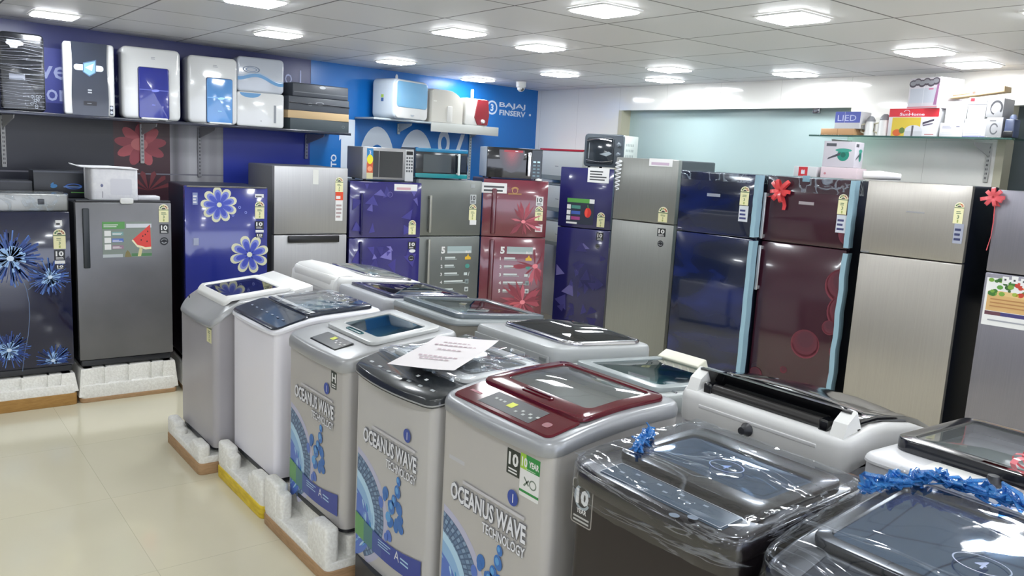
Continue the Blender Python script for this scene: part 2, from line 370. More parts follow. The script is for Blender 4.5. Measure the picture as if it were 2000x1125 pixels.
m.box(RX-.004, RX+.14, 2.29, 2.34, .9, 2.18, REV); struct(m.build('trim_1'))
FROST = P((166, 186, 186), .22, coat=.2, name='frosted_green_glass'); DGL = P((74, 84, 88), .12, coat=.3, name='smoked_glass')
m = M(); m.box(RX+.12, RX+.135, 3.42, 5.76, .9, 2.18, FROST); w1 = struct(m.build('window_1'))
for u, v in ((1220, 217), (1596, 214)):
    s_, z_ = hit(u, v, (RX+.11, 0), PI/2); m = M(); m.box(RX+.095, RX+.12, s_-.03, s_+.03, z_-.03, z_+.03, CHROME, .004); m.build('glass_clamp', w1)
m = M(); m.box(RX+.12, RX+.135, .9, 2.29, .9, 2.18, DGL); struct(m.build('window_2'))

# ------------------------------------------------------------------ ceiling panels
LIT = bpy.data.materials.new('lit_diffuser'); LIT.use_nodes = True
nt, N = nodes(LIT); e = N('ShaderNodeEmission', i_Strength=LAMP); e.inputs[0].default_value = (.93, .97, 1, 1)
nt.links.new(e.outputs[0], nt.nodes['Material Output'].inputs[0])
LL = [(.93, 5.87, 'square ceiling lamp above the wrapped black purifier'), (1.57, 4.22, 'ceiling lamp cut by the top edge of the view'), (2.14, 5.34, 'ceiling lamp above the carton stack on the long shelf'),
      (3.40, 6.02, 'ceiling lamp above the white and pale blue purifier'), (2.78, 4.18, 'middle ceiling lamp left of the camera dome'), (4.64, 6.62, 'ceiling lamp washing the bright blue wall'),
      (3.46, 4.25, 'ceiling lamp above the toaster oven side of the room'), (4.65, 5.43, 'ceiling lamp just right of the camera dome'), (2.77, 2.94, 'large looking near ceiling lamp, left of two at the top'),
      (4.76, 4.30, 'upper of the paired ceiling lamps over the frosted glass'), (5.35, 4.88, 'lower of the paired ceiling lamps over the frosted glass'), (3.41, 2.35, 'large looking near ceiling lamp, right of two at the top'),
      (5.38, 3.64, 'ceiling lamp nearest the frosted glass right end'), (4.71, 2.37, 'ceiling lamp above the grey bow fridge, nearer of two'), (5.35, 2.38, 'ceiling lamp above the glass shelf, closer to the tiled wall')]
LL += [(x, y, 'unseen ceiling lamp added to light the front of the shop') for x in (-1.6, .2, 2.0, 3.9) for y in (-2.2, -.3, 1.4)] + [(-1.6, 3.4, 'unseen ceiling lamp added to light the front of the shop'), (-1.6, 5.3, 'unseen ceiling lamp added to light the front of the shop'), (-.1, 3.6, 'unseen ceiling lamp added to light the front of the shop')]  # out of view: extra lamps added only for the light they give
def mk_lamp():
    t = thing('ceiling_light', '', 'ceiling light', group='square ceiling lamps')
    a, b_ = .118, .132
    m = M(); m.loft([[(x, y, z) for x, y in rr(-q, q, -q, q, .012, 3)] for q, z in ((b_, 0), (b_, -.008), (a, -.010), (a, -.001))], WHITE2, False, False); m.build('frame', t)
    m = M(); m.loft([[(x, y, z) for x, y in rr(-q, q, -q, q, .012, 3)] for q, z in ((a, -.006), (a, -.012), (a-.006, -.016))], LIT); m.build('diffuser', t)
    return t
def dup(root, loc, rz, label, group=None):
    r = root.copy(); COL.objects.link(r); r.location = loc; r.rotation_euler = (0, 0, rz); r['label'] = label
    if group: r['group'] = group
    for ch in list(root.children):
        c = ch.copy(); COL.objects.link(c); c.parent = r
        for g in ch.children:
            d = g.copy(); COL.objects.link(d); d.parent = c
    return r
lamp0 = mk_lamp()
for i, (x, y, lb) in enumerate(LL):
    if i == 0: lamp0.location = (x, y, H-.001); lamp0['label'] = lb
    else: dup(lamp0, (x, y, H-.001), 0, lb)
# camera dome
p = atz(1018, 160, H); t = thing('security_camera', 'small white dome security camera on the ceiling by the blue corner', 'security camera', (p.x, p.y, H))
m = M(); m.lathe([(.05, 0), (.05, -.02), (.046, -.05), (.03, -.055)], WHITE2); m.build('housing', t)
m = M(); m.lathe([(.038, -.05), (.034, -.075), (.018, -.09), (.002, -.094)], WHITE2); m.build('turret', t)
m = M(); m.lathe([(.016, .0), (.016, .012), (.001, .014)], BLACK, axis='y'); m.build('lens', t, (-.01, -.034, -.072), rad(-35))

# ================================================================== STICKERS
CREAM = P((216, 212, 168), .5); CREAM2 = P((222, 218, 190), .5); STW = P((214, 214, 214), .5); INKD = P((60, 62, 66), .5); INKG = P((96, 116, 88), .5)
def energy(m, x0, x1, z0, z1, L=1, red=False):
    w = x1-x0; r = w/2; cx = (x0+x1)/2; zs = z1-r*1.0
    m.rect(x0, x1, z0, zs, CREAM, L); m.ell(cx, zs, r, r, CREAM2, L, 0, 180)
    for k in range(5):
        m.ell(cx, zs-.002, r*.86, r*.86, [ink(176, 60, 50), ink(190, 96, 60), ink(150, 140, 70), ink(90, 120, 70), ink(60, 104, 60)][k] if red or k > 1 else ink(150, 92, 66), L+1, 12+k*32, 38+k*32, 6, inner=.62)
    m.ell(cx, zs-.002, r*.42, r*.34, INKD, L+1, 0, 180, 10)
    m.rect(x0, x1, zs-.004-r*.18, zs-.004, INKG, L+1)
    h = zs-z0
    m.lines(cx-r*.5, cx+r*.6, z0+h*.58, z0+h*.78, 2, INKG, L+1)
    m.text('3', cx, z0+h*.30, h*.2, INKG, L+1, al='c', bold=.03)
    m.rect(cx-r*.15, cx+r*.15, z0+h*.06, z0+h*.24, ink(150, 160, 90), L+1)
def ten(m, x0, x1, z0, z1, L=1, bg=None, fg=None, txt='10'):
    bg = bg or P((24, 26, 32), .4); fg = fg or STW; w, h = x1-x0, z1-z0
    m.rect(x0, x1, z0, z1, bg, L, .003); m.text(txt, (x0+x1)/2, z0+h*.40, h*.46, fg, L+1, al='c', bold=.035, w=w*.74)
    m.lines(x0+w*.14, x1-w*.12, z0+h*.08, z0+h*.32, 2, fg, L+1)
def disc(m, cx, cz, r, L=1):
    m.ell(cx, cz, r, r, P((26, 28, 34), .4), L); m.ell(cx, cz, r*.8, r*.66, ink(120, 122, 126), L+1, 20, 170, inner=.7); m.ell(cx, cz-r*.1, r*.7, r*.5, ink(150, 152, 156), L+1, 200, 340, inner=.6)

# ================================================================== REFRIGERATORS
class Fridge:
    def __init__(s, name, label, Pt, th, W, D, z0, z1, seam, doorm, sidem, doordeco=None, bow=.012, feet=True, group=None, toptrim=None, sidecap=None, gap=.006):
        s.P, s.th, s.W, s.D, s.z0 = Vector(Pt), rad(th), W, D, z0
        d = Vector((math.cos(s.th), math.sin(s.th))); n = Vector((-d.y, d.x)); c = s.P+d*W/2+n*D/2; s.c = c; s.H = z1-z0
        s.root = thing(name, label, 'refrigerator', (c.x, c.y, z0), s.th, group)
        bow *= .35; td = .055; Hh = s.H; y0 = -D/2
        m = M(); m.box(-W/2+.004, W/2-.004, y0+td+.012, D/2, .03, Hh-.004, sidem, .012); s.cab = m.build('cabinet', s.root)
        m = M(); m.box(-W/2+.015, W/2-.015, y0+td, y0+td+.014, .05, Hh-.02, P((70, 72, 76), .6)); m.build('door_gasket', s.cab)
        m = M(); m.box(-W/2+.01, W/2-.01, y0+.02, y0+td+.02, .012, .05, DARK, .004); m.build('toe_grille', s.root)
        for x in (-W/2+.05, W/2-.05):
            for y in (y0+.07, D/2-.05):
                m = M(); m.lathe([(.02, 0), (.022, .01), (.014, .012), (.014, .032)], BLACK, (x, y, 0)); m.build('foot', s.root)
        s.doors = []; s.y0 = y0
        spans = [(.055, seam-z0-gap/2, 'refrigerator_door'), (seam-z0+gap/2, Hh-.002, 'freezer_door')] if seam else [(.055, Hh-.002, 'door')]
        for a, b_, nm in spans:
            m = M(); Lp = []
            def outline(ins, dy):
                pts = []; K = 12
                for k in range(K+1):                        # gently bowed front face
                    x = -W/2+ins+(W-2*ins)*k/K; q = 2*x/W; pts.append((x, y0+dy-0*bow+bow*abs(q)**4))
                pts += [(W/2-ins, y0+td), (-W/2+ins, y0+td)]; return pts
            for ins, dz in ((.006, 0), (.002, .002), (0, .006)): Lp.append([(x, y, a+dz) for x, y in outline(ins, ins)])
            for ins, dz in ((0, .006), (.002, .002), (.006, 0)): Lp.append([(x, y, b_-dz) for x, y in outline(ins, ins)])
            m.loft(Lp, doorm)
            if toptrim and (nm != 'refrigerator_door'): m.box(-W/2+.002, W/2-.002, y0+.001, y0+td+.002, b_-.0, b_+.012, toptrim, .005)
            s.doors.append((m, nm, a, b_))
        s.bow = bow
    def px(s, u, v):
        q, z = hit(u, v, s.P, s.th); return q-s.W/2, z-s.z0
    def r(s, u0, v0, u1, v1):
        """pixel rectangle on the door -> x0,x1,z0,z1"""
        um, vm = (u0+u1)/2, (v0+v1)/2
        return s.px(u0, vm)[0], s.px(u1, vm)[0], s.px(um, v1)[1], s.px(um, v0)[1]
    def deco(s, i):
        """prints that belong to door i (0 = lower or only door)"""
        m = M(); s._y = s.y0; return m
    def fin(s):
        s.door = []
        for m, nm, a, b_ in s.doors: s.door.append(m.build(nm, s.root))
        return s
    def put(s, m, name, i=0, label=None, off=0):
        o = m.build(name, s.door[i], (0, s.y0-off, 0), label=label); return o
    def merge(s, i, d):
        """fold flat prints into the door's own mesh"""
        m = s.doors[i][0]; T = m.T; m.T = Matrix.Translation((0, s.y0, 0))
        b = len(m.v); 
        for v in d.v: m.v.append((v[0], v[1]+s.y0, v[2]))
        for f, k in zip(d.f, d.mi): m.f.append(tuple(b+j for j in f)); m.mi.append(m.mat(d.ms[k]))
        m.T = T
    def sticker_energy(s, u0, v0, u1, v1, i=0, red=False, label='cream energy rating label with a domed top'):
        m = M(); x0, x1, z0, z1 = s.r(u0, v0, u1, v1); energy(m, x0, x1, z0, z1, 9, red); s.put(m, 'energy_label', i, label)
    def sticker_ten(s, u0, v0, u1, v1, i=0, bg=None, fg=None):
        m = M(); x0, x1, z0, z1 = s.r(u0, v0, u1, v1); ten(m, x0, x1, z0, z1, 9, bg, fg); s.put(m, 'warranty_sticker', i)
    def plate(s, u0, v0, u1, v1, i, mt, name='brand_plate', n=0, ink_=None, r=.001):
        m = M(); x0, x1, z0, z1 = s.r(u0, v0, u1, v1); m.rect(x0, x1, z0, z1, mt, 9, r)
        if n: m.lines(x0+(x1-x0)*.1, x1-(x1-x0)*.1, z0+(z1-z0)*.15, z1-(z1-z0)*.12, n, ink_ or INKD, 10)
        return s.put(m, name, i)
def handle_bar(f, i, x, z0, z1, mt, w=.018, dep=.035, name='handle', inward=.0):
    m = M(); m.box(x-w/2, x+w/2, -dep, -dep+.014, z0, z1, mt, .006); m.box(x-w/2+.002, x+w/2-.002, -dep+.008, .012, z0+.004, z0+.03, mt, .004); m.box(x-w/2+.002, x+w/2-.002, -dep+.008, .012, z1-.03, z1-.004, mt, .004)
    f.put(m, name, i)
def blob(cx, cz, rx, rz, rot, n=18, pinch=0):
    pts = []
    for j in range(n):
        t = 2*PI*j/n; a = rx*math.cos(t)*1; b_ = rz*math.sin(t)*(1+pinch*math.cos(t))
        pts.append((cx+a*math.cos(rot)-b_*math.sin(rot), cz+a*math.sin(rot)+b_*math.cos(rot)))
    return pts
def clipx(pts, a, b_, c, d): return [(min(max(x, a), b_), min(max(z, c), d)) for x, z in pts]
FB = {}
# 1 navy dandelion
DNAVY = P((14, 20, 52), .1, coat=.6, name='navy_gloss_print')
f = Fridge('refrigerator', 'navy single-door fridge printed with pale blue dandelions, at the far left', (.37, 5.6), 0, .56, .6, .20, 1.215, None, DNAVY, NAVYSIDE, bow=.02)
d = M(); xa, xb = -.275, .275
def dandelion(cx, cz, R, n, L, a0=0, a1=360, fan=0):
    for k in range(n):
        a = rad(a0+(a1-a0)*random.random()); r1 = R*random.uniform(.55, 1.1); wd = random.uniform(.0010, .0032)*R/.1
        c = random.choice([(60, 92, 164), (40, 70, 140), (82, 120, 188), (34, 54, 116), (28, 44, 98)])
        e = (cx+r1*math.cos(a), cz+r1*math.sin(a)); s_ = (cx+R*.08*math.cos(a), cz+R*.08*math.sin(a)); nx, nz_ = -math.sin(a)*wd, math.cos(a)*wd
        d.dp(clipx([(s_[0]-nx*.3, s_[1]-nz_*.3), (e[0]-nx, e[1]-nz_), (e[0]+nx, e[1]+nz_), (s_[0]+nx*.3, s_[1]+nz_*.3)], xa, xb, .07, 1.0), ink(*c), L+k % 3)
    for k in range(n//3):
        a = rad(a0+(a1-a0)*random.random()); r1 = R*random.uniform(.2, .55)
        d.dp(clipx([(cx, cz), (cx+r1*math.cos(a-.08), cz+r1*math.sin(a-.08)), (cx+r1*math.cos(a+.08), cz+r1*math.sin(a+.08))], xa, xb, .07, 1.0), ink(150, 186, 232), L+4)
    d.ell(cx, cz, R*.12, R*.1, ink(196, 216, 240), L+5)
for (u, v, R, n) in ((20, 505, .16, 230), (98, 541, .11, 160), (18, 684, .11, 150), (104, 704, .10, 120)):
    x, z = f.px(u, v); dandelion(x, z, R, n, 4)
def stem(pts, wd=.0035, c=(96, 116, 150)):
    q = [f.px(*p) for p in pts]
    for a, b_ in zip(q, q[1:]):
        v = Vector((b_[0]-a[0], b_[1]-a[1])); nn = Vector((-v.y, v.x)).normalized()*wd/2
        d.dp([(a[0]-nn.x, a[1]-nn.y), (b_[0]-nn.x, b_[1]-nn.y), (b_[0]+nn.x, b_[1]+nn.y), (a[0]+nn.x, a[1]+nn.y)], ink(*c), 3)
stem([(28, 512), (42, 540), (52, 566), (57, 592), (58, 620), (55, 655), (48, 690), (44, 725)]); stem([(55, 566), (72, 552), (92, 545)])
f.merge(0, d); f.fin()
f.sticker_energy(104, 447, 128, 486, 0); f.sticker_ten(106, 488, 127, 508); f.plate(108, 430, 121, 441, 0, STW, 'sticker', 1)
f.plate(107, 509, 127, 515, 0, STW, 'sticker'); f.sticker_ten(109, 517, 126, 526)
FB['dandelion'] = f
# 2 grey with watermelon leaflet
f = Fridge('refrigerator', 'plain grey single-door fridge with a watermelon leaflet and a dark recessed handle', (.965, 5.6), 0, .56, .6, .215, 1.275, None, noisy('dark_grey_door', (104, 105, 108), (112, 112, 116), 4, .33, .35), DARK, toptrim=DARK)
f.fin()
m = M(); x0, x1, z0, z1 = f.r(162, 407, 175, 524); m.box(x0, x1, -.012, .01, z0, z1, P((34, 40, 46), .35), .006); f.put(m, 'recessed_handle')
m = M(); x0, x1, z0, z1 = f.r(234, 388, 260, 398); m.ybox(x0, x1, -.012, .004, z0, z1+.004, WHITE, .012); f.put(m, 'top_badge', label='white rounded badge on the top edge')
m = M(); x0, x1, z0, z1 = f.r(200, 433, 296, 502); W_, H_ = x1-x0, z1-z0
m.rect(x0, x1, z0, z1, ink(120, 130, 124), 9); m.rect(x0, x0+W_*.45, z1-H_*.2, z1, ink(84, 142, 78), 10); m.rect(x0+W_*.48, x1, z1-H_*.17, z1-H_*.06, ink(196, 198, 206), 10)
m.lines(x0+.008, x0+W_*.34, z1-H_*.15, z1-H_*.05, 2, STW, 11)
for k, c in enumerate(((110, 150, 150), (70, 100, 180), (140, 110, 130))):
    zz = z1-H_*(.40+.19*k); m.rect(x0+W_*.04, x0+W_*.17, zz, zz+H_*.15, STW, 10); m.rect(x0+W_*.19, x0+W_*.42, zz+.004, zz+H_*.12, ink(*c), 10); m.lines(x0+W_*.2, x0+W_*.4, zz+.008, zz+H_*.1, 2, STW, 11)
m.rect(x0, x0+W_*.4, z0, z0+H_*.09, ink(170, 176, 180), 10); m.rect(x0+W_*.58, x1, z0+.004, z0+H_*.1, ink(76, 120, 80), 10)
cx, cz = x0+W_*.80, z0+H_*.5
m.dp([(cx+.05, cz+.095), (cx-.055, cz-.0), (cx-.03, cz-.035), (cx+.02, cz-.052), (cx+.055, cz-.05)], ink(206, 66, 60), 11)
m.dp([(cx-.055, cz), (cx-.062, cz-.008), (cx-.03, cz-.05), (cx+.02, cz-.067), (cx+.055, cz-.064), (cx+.055, cz-.05), (cx+.02, cz-.052), (cx-.03, cz-.035)], ink(222, 214, 182), 11)
for a, b_ in ((.02, .03), (-.005, -.005), (.03, -.015), (.005, .02), (.035, .05)): m.ell(cx+a, cz+b_, .004, .006, ink(60, 24, 26), 12, n=8)
m.dp([(cx-.028, cz-.11), (cx-.008, cz-.11), (cx+.004, cz-.056), (cx-.016, cz-.056)], ink(196, 188, 140), 11)
m.dp([(x0+W_*.44, z0), (x0+W_*.58, z0), (x0+W_*.54, z0+.03), (x0+W_*.5, z0+.045), (x0+W_*.46, z0+.03)], ink(120, 110, 70), 12)
f.put(m, 'printed_leaflet', label='transparent leaflet with a watermelon slice and green header')
f.sticker_energy(310, 399, 329, 434, 0); f.sticker_ten(312, 438, 329, 456)
m = M(); cx, cz = f.px(320.5, 471); disc(m, cx, cz, .026, 9); f.put(m, 'round_sticker')
FB['melon'] = f
# 3 blue with white edged flowers
BLU = P((34, 44, 128), .12, coat=.6, name='royal_gloss_print')
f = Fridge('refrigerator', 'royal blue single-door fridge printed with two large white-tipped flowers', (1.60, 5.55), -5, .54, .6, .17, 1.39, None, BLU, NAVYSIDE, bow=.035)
d = M()
for (u, v, R, n) in ((428, 400, .115, 9), (487, 497, .128, 8)):
    cx, cz = f.px(u, v)
    for k in range(n):
        a = 2*PI*k/n+.3
        d.dp(blob(cx+R*.62*math.cos(a), cz+R*.62*math.sin(a), R*.42, R*.24, a, pinch=.35), ink(206, 206, 176), 3+k)
        d.dp(blob(cx+R*.52*math.cos(a), cz+R*.52*math.sin(a), R*.36, R*.18, a, pinch=.3), ink(120, 130, 200), 14+k)
        d.dp(blob(cx+R*.42*math.cos(a), cz+R*.42*math.sin(a), R*.32, R*.12, a, pinch=.3), ink(62, 76, 176), 25+k)
    d.ell(cx, cz, R*.14, R*.14, ink(204, 208, 190), 36)
for (u, v) in ((455, 420), (468, 405), (480, 415), (463, 545), (480, 548), (470, 552)):
    cx, cz = f.px(u, v); d.ell(cx, cz, .008, .01, ink(130, 140, 206), 3, inner=.6)
f.merge(0, d); f.fin()
m = M(); m.tube([(-.26, -.002, 0), (.26, -.002, 0)], .006, CHROME, 6); o = f.put(m, 'top_chrome_strip'); o.location.z = f.H-.004
f.sticker_energy(498, 393, 516, 427); f.sticker_ten(498, 432, 515, 447); f.plate(498, 379, 515, 386, 0, STW, 'sticker', 1); f.plate(499, 449, 515, 454, 0, STW, 'sticker'); f.sticker_ten(500, 456, 514, 464)
f.plate(376, 376, 386, 400, 0, P((120, 130, 170), .4), 'sticker', 3, STW); f.plate(378, 465, 388, 479, 0, P((150, 156, 180), .4), 'sticker')
# 4 steel double with black bar
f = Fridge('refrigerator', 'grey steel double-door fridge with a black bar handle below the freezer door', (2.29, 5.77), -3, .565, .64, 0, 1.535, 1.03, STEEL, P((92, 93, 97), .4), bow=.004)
f.fin()
m = M(); x0, x1, z0, z1 = f.r(562, 460, 661, 473); m.box(x0, x1, -.022, .01, z0, z1, BLACK, .006); f.put(m, 'bar_handle', 0)
f.sticker_energy(655, 346, 670, 375, 1, label='tall cream energy rating label'); f.plate(655, 375, 670, 391, 1, ink(206, 70, 36), 'orange_sticker', 1, STW); f.plate(655, 391, 669, 431, 1, STW, 'paper_sticker', 4, ink(160, 140, 140))
f.plate(611, 331, 622, 360, 1, P((205, 205, 200), .3), 'tape', 0)
# facets shared by the violet doors
def facets(f, i, n, tri, base, cols, seed, zlo, zhi):
    random.seed(seed); d = M(); W = f.W
    for k in range(n):
        x = random.uniform(-W*.42, W*.42); z = random.uniform(zlo, zhi); R = random.uniform(.03, .09)
        a = random.uniform(0, 6.28); pts = [(x+R*random.uniform(.4, 1)*math.cos(a+q), z+R*random.uniform(.6, 1.2)*math.sin(a+q)) for q in (0, 1.9, 3.6)]
        d.dp(clipx(pts, -W*.47, W*.47, zlo, zhi), ink(*random.choice(cols)), 2+k % 7)
    f.merge(i, d)
VIO = P((40, 36, 104), .14, coat=.5, name='violet_gloss_print'); vc = [(54, 48, 128), (66, 60, 142), (48, 42, 116), (60, 54, 134)]; vc2 = vc+[(116, 110, 178), (88, 84, 160)]
f = Fridge('refrigerator', 'violet double-door fridge with a crystal print, under the silver microwave', (2.88, 5.74), -6, .6, .62, 0, 1.44, .998, VIO, NAVYSIDE, bow=.02)
f.put_i = 1
facets(f, 1, 12, 1, 0, [(48, 44, 120), (58, 54, 132), (84, 80, 150)], 3, f.doors[1][2]+.02, f.doors[1][3]-.02); facets(f, 0, 26, 1, 0, vc2, 4, .3, .93)
f.fin(); x0 = -f.W/2+.09
handle_bar(f, 1, x0, f.doors[1][2]+.02, f.doors[1][3]-.09, P((30, 28, 76), .2), .016, .022); handle_bar(f, 0, x0, f.doors[0][3]-.36, f.doors[0][3]-.02, P((30, 28, 76), .2), .016, .022)
f.plate(770, 360, 815, 373, 1, STW, 'paper_notice', 1, ink(190, 150, 160)); f.sticker_energy(798, 430, 812, 458, 1); f.sticker_ten(797, 472, 812, 486); 
m = M(); cx, cz = f.px(805, 490); m.ell(cx, cz, .028, .014, STW, 9); f.put(m, 'oval_sticker'); m = M(); cx, cz = f.px(803, 504); disc(m, cx, cz, .026, 9); f.put(m, 'round_sticker')
m = M(); cx, cz = f.px(762, 380); m.ell(cx, cz, .022, .022, ink(96, 90, 150), 9, inner=.8); f.put(m, 'round_emblem', 1)
VIOF = f
# 6 grey green with reasons list
def reasons(f, us, title_w):
    """five line list printed on clear film: us = left px, right px, top v, bottom v"""
    m = M(); ul, ur, vt, vb = us; x0, x1, z0, z1 = f.r(ul, vt, ur, vb); W_, H_ = x1-x0, z1-z0
    m.text('5', x0, z1-H_*.135, H_*.125, STW, 10, bold=.05); m.rect(x0+W_*.2, x1, z1-H_*.14, z1, ink(150, 166, 168), 9); m.rect(x0+W_*.2, x1, z1-H_*.14, z1-H_*.1, ink(176, 186, 188), 10); m.text('BUY', x1-.004, z1-H_*.135, H_*.045, STW, 11, al='r', bold=.03)
    for k in range(5):
        zz = z1-H_*(.27+.16*k); m.text(str(k+1), x0, zz, H_*.06, STW, 10, bold=.03)
        wds = (.34, .30, .42, .62, .30)[k]*W_
        m.rect(x0+W_*.13, x0+W_*.13+wds, zz+.012, zz+.026, ink(196, 204, 204), 10, .003); m.rect(x0+W_*.13, x0+W_*.13+wds*1.15, zz+.001, zz+.007, ink(160, 170, 170), 10)
        c = ((214, 172, 50), (72, 140, 130), (190, 200, 200), (130, 144, 146), (190, 196, 196))[k]; xx = x0+W_*.88
        if k == 0: m.dp([(xx-.026, zz), (xx+.03, zz), (xx+.03, zz+.02), (xx+.012, zz+.03), (xx+.004, zz+.052), (xx-.006, zz+.03), (xx-.026, zz+.022)], ink(*c), 10)
        elif k == 1: m.ell(xx, zz+.012, .022, .02, ink(*c), 10, n=10)
        elif k == 2: m.rect(xx-.03, xx+.002, zz, zz+.024, ink(*c), 10); m.dp([(xx+.008, zz-.006), (xx+.02, zz+.03), (xx+.024, zz+.03), (xx+.016, zz-.006)], ink(*c), 10)
        else: m.rect(xx-.018, xx+.018, zz-.006, zz+.034, ink(*c), 10, .004); m.rect(xx-.01, xx+.01, zz+.002, zz+.02, ink(90, 100, 102), 11)
    f.put(m, 'feature_list_print', 0, 'five point list printed in white')
GG = noisy('grey_green_door', (104, 108, 106), (118, 121, 119), 2, .3, .4)
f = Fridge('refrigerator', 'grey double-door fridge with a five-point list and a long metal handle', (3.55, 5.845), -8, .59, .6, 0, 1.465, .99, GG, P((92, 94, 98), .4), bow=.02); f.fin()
handle_bar(f, 1, -f.W/2+.10, f.doors[1][2]+.03, f.doors[1][3]-.13, P((160, 160, 152), .3, .4), .022, .04); handle_bar(f, 0, -f.W/2+.10, f.doors[0][3]-.5, f.doors[0][3]-.02, P((160, 160, 152), .3, .4), .022, .04)
f.sticker_ten(918, 380, 930, 398, 1, P((170, 174, 176), .4), INKD); f.sticker_energy(916, 399, 930, 430, 1); f.plate(917, 430, 930, 439, 1, STW, 'sticker'); reasons(f, (860, 919, 481, 577), 1)
f.plate(920, 360, 928, 367, 1, P((150, 154, 156), .4), 'brand_plate')
GGF = f
# 7 maroon with pink bloom
MAR = P((104, 40, 54), .13, coat=.5, name='maroon_gloss_print')
f = Fridge('refrigerator', 'maroon double-door fridge with a pink bloom print and a five-point list', (4.17, 5.79), -25, .58, .6, 0, 1.487, .985, MAR, P((58, 22, 32), .35), bow=.02)
def bloom(f, i, u, v, R, n, seed, zlo, zhi, cols):
    random.seed(seed); d = M(); cx, cz = f.px(u, v)
    for k in range(n):
        a = random.uniform(0, 6.28); r1 = R*random.uniform(.5, 1); wd = random.uniform(.06, .22)
        pts = [(cx, cz), (cx+r1*.6*math.cos(a-wd), cz+r1*.6*math.sin(a-wd)), (cx+r1*math.cos(a), cz+r1*math.sin(a)), (cx+r1*.6*math.cos(a+wd), cz+r1*.6*math.sin(a+wd))]
        d.dp(clipx(pts, -f.W*.46, f.W*.465, zlo, zhi), ink(*cols[k % len(cols)]), 2+k)
    d.ell(cx, cz, R*.10, R*.08, ink(226, 130, 140), 3+n); f.merge(i, d)
mc = [(124, 46, 60), (140, 54, 68), (158, 68, 82), (132, 50, 64), (184, 92, 106)]
bloom(f, 1, 1022, 433, .19, 26, 5, f.doors[1][2]+.02, f.doors[1][3]-.03, mc); bloom(f, 0, 1020, 590, .24, 40, 6, .1, .92, mc+[(190, 84, 92)]); bloom(f, 0, 1045, 520, .26, 16, 9, .1, .92, mc)
f.fin()
for i in (1, 0):
    a, b_ = (f.doors[1][2]+.02, f.doors[1][3]-.08) if i else (f.doors[0][3]-.62, f.doors[0][3]-.02)
    m = M(); m.box(-f.W/2+.075, -f.W/2+.12, -.016, .016, a, b_, P((88, 34, 46), .14, coat=.5), .012); f.put(m, 'handle', i)
f.plate(940, 357, 990, 377, 1, STW, 'paper_notice', 2); f.sticker_ten(1047, 384, 1061, 402, 1, P((206, 206, 206), .4), INKD); f.sticker_energy(1045, 403, 1060, 431, 1); f.plate(1045, 438, 1059, 453, 1, P((206, 196, 198), .4), 'sticker', 1, ink(190, 120, 130)); reasons(f, (975, 1038, 482, 580), 1)
m = M(); cx, cz = f.px(1006, 370)
m.ell(cx, cz-.01, .036, .032, ink(170, 130, 70), 9, 20, 160, inner=.8); m.ell(cx, cz-.012, .026, .026, ink(190, 150, 90), 9, inner=.82); m.rect(cx-.06, cx+.06, cz-.045, cz-.034, ink(150, 110, 60), 9)
f.put(m, 'gold_emblem', 1, 'gold round emblem with a base line')
BLMF = f
# 8 navy violet with red pepper leaflet
f = Fridge('refrigerator', 'dark violet double-door fridge with a red pepper leaflet, under the toaster oven', (4.99, 5.73), -60, .50, .5, 0, 1.62, 1.07, P((34, 34, 88), .14, coat=.5), NAVYSIDE, bow=.02)
facets(f, 0, 30, 1, 0, [(40, 38, 98), (48, 44, 108), (58, 54, 120), (104, 98, 156), (44, 42, 104)], 12, .12, 1.0)
f.fin(); f.plate(1148, 328, 1190, 357, 1, STW, 'paper_notice', 4)
m = M(); x0, x1, z0, z1 = f.r(1107, 388, 1160, 438); W_, H_ = x1-x0, z1-z0
m.rect(x0, x1, z0, z1, ink(32, 40, 58), 9); m.rect(x0, x1, z1-H_*.16, z1, ink(84, 150, 70), 10); m.rect(x1-W_*.18, x1, z1-H_*.16, z1, STW, 11)
for k, c in enumerate(((70, 130, 120), (60, 90, 170), (150, 60, 120))):
    zz = z1-H_*(.42+.22*k); m.rect(x0, x0+W_*.14, zz, zz+H_*.17, STW, 10); m.rect(x0+W_*.17, x0+W_*.5, zz+.005, zz+H_*.15, ink(*c), 10)
m.rect(x0, x0+W_*.4, z0, z0+H_*.07, STW, 10)
cx, cz = x1-W_*.22, z0+H_*.47; m.dp(blob(cx, cz, .032, .045, 0), ink(196, 40, 34), 11); m.dp(blob(cx-.014, cz, .012, .04, 0), ink(222, 74, 60), 12); m.dp([(cx-.003, cz+.04), (cx+.005, cz+.04), (cx-.002, cz+.075), (cx-.008, cz+.07)], ink(80, 140, 60), 12)
f.put(m, 'printed_leaflet', 1, 'leaflet with a red bell pepper and green header')
f.sticker_energy(1166, 415, 1181, 444, 1); f.sticker_ten(1165, 454, 1178, 470); m = M(); cx, cz = f.px(1167, 481); disc(m, cx, cz, .02, 9); f.put(m, 'round_sticker')
PEPF = f
# 9 grey steel
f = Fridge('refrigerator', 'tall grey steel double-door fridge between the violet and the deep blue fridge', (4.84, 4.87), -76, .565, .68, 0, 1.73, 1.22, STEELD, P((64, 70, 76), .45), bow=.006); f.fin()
f.plate(1268, 310, 1314, 325, 1, STW, 'paper_notice', 1, ink(180, 160, 180)); f.sticker_energy(1286, 404, 1304, 434, 1, True); f.sticker_ten(1284, 446, 1300, 462); m = M(); cx, cz = f.px(1290, 476); disc(m, cx, cz, .026, 9); f.put(m, 'round_sticker')
GREYF = f
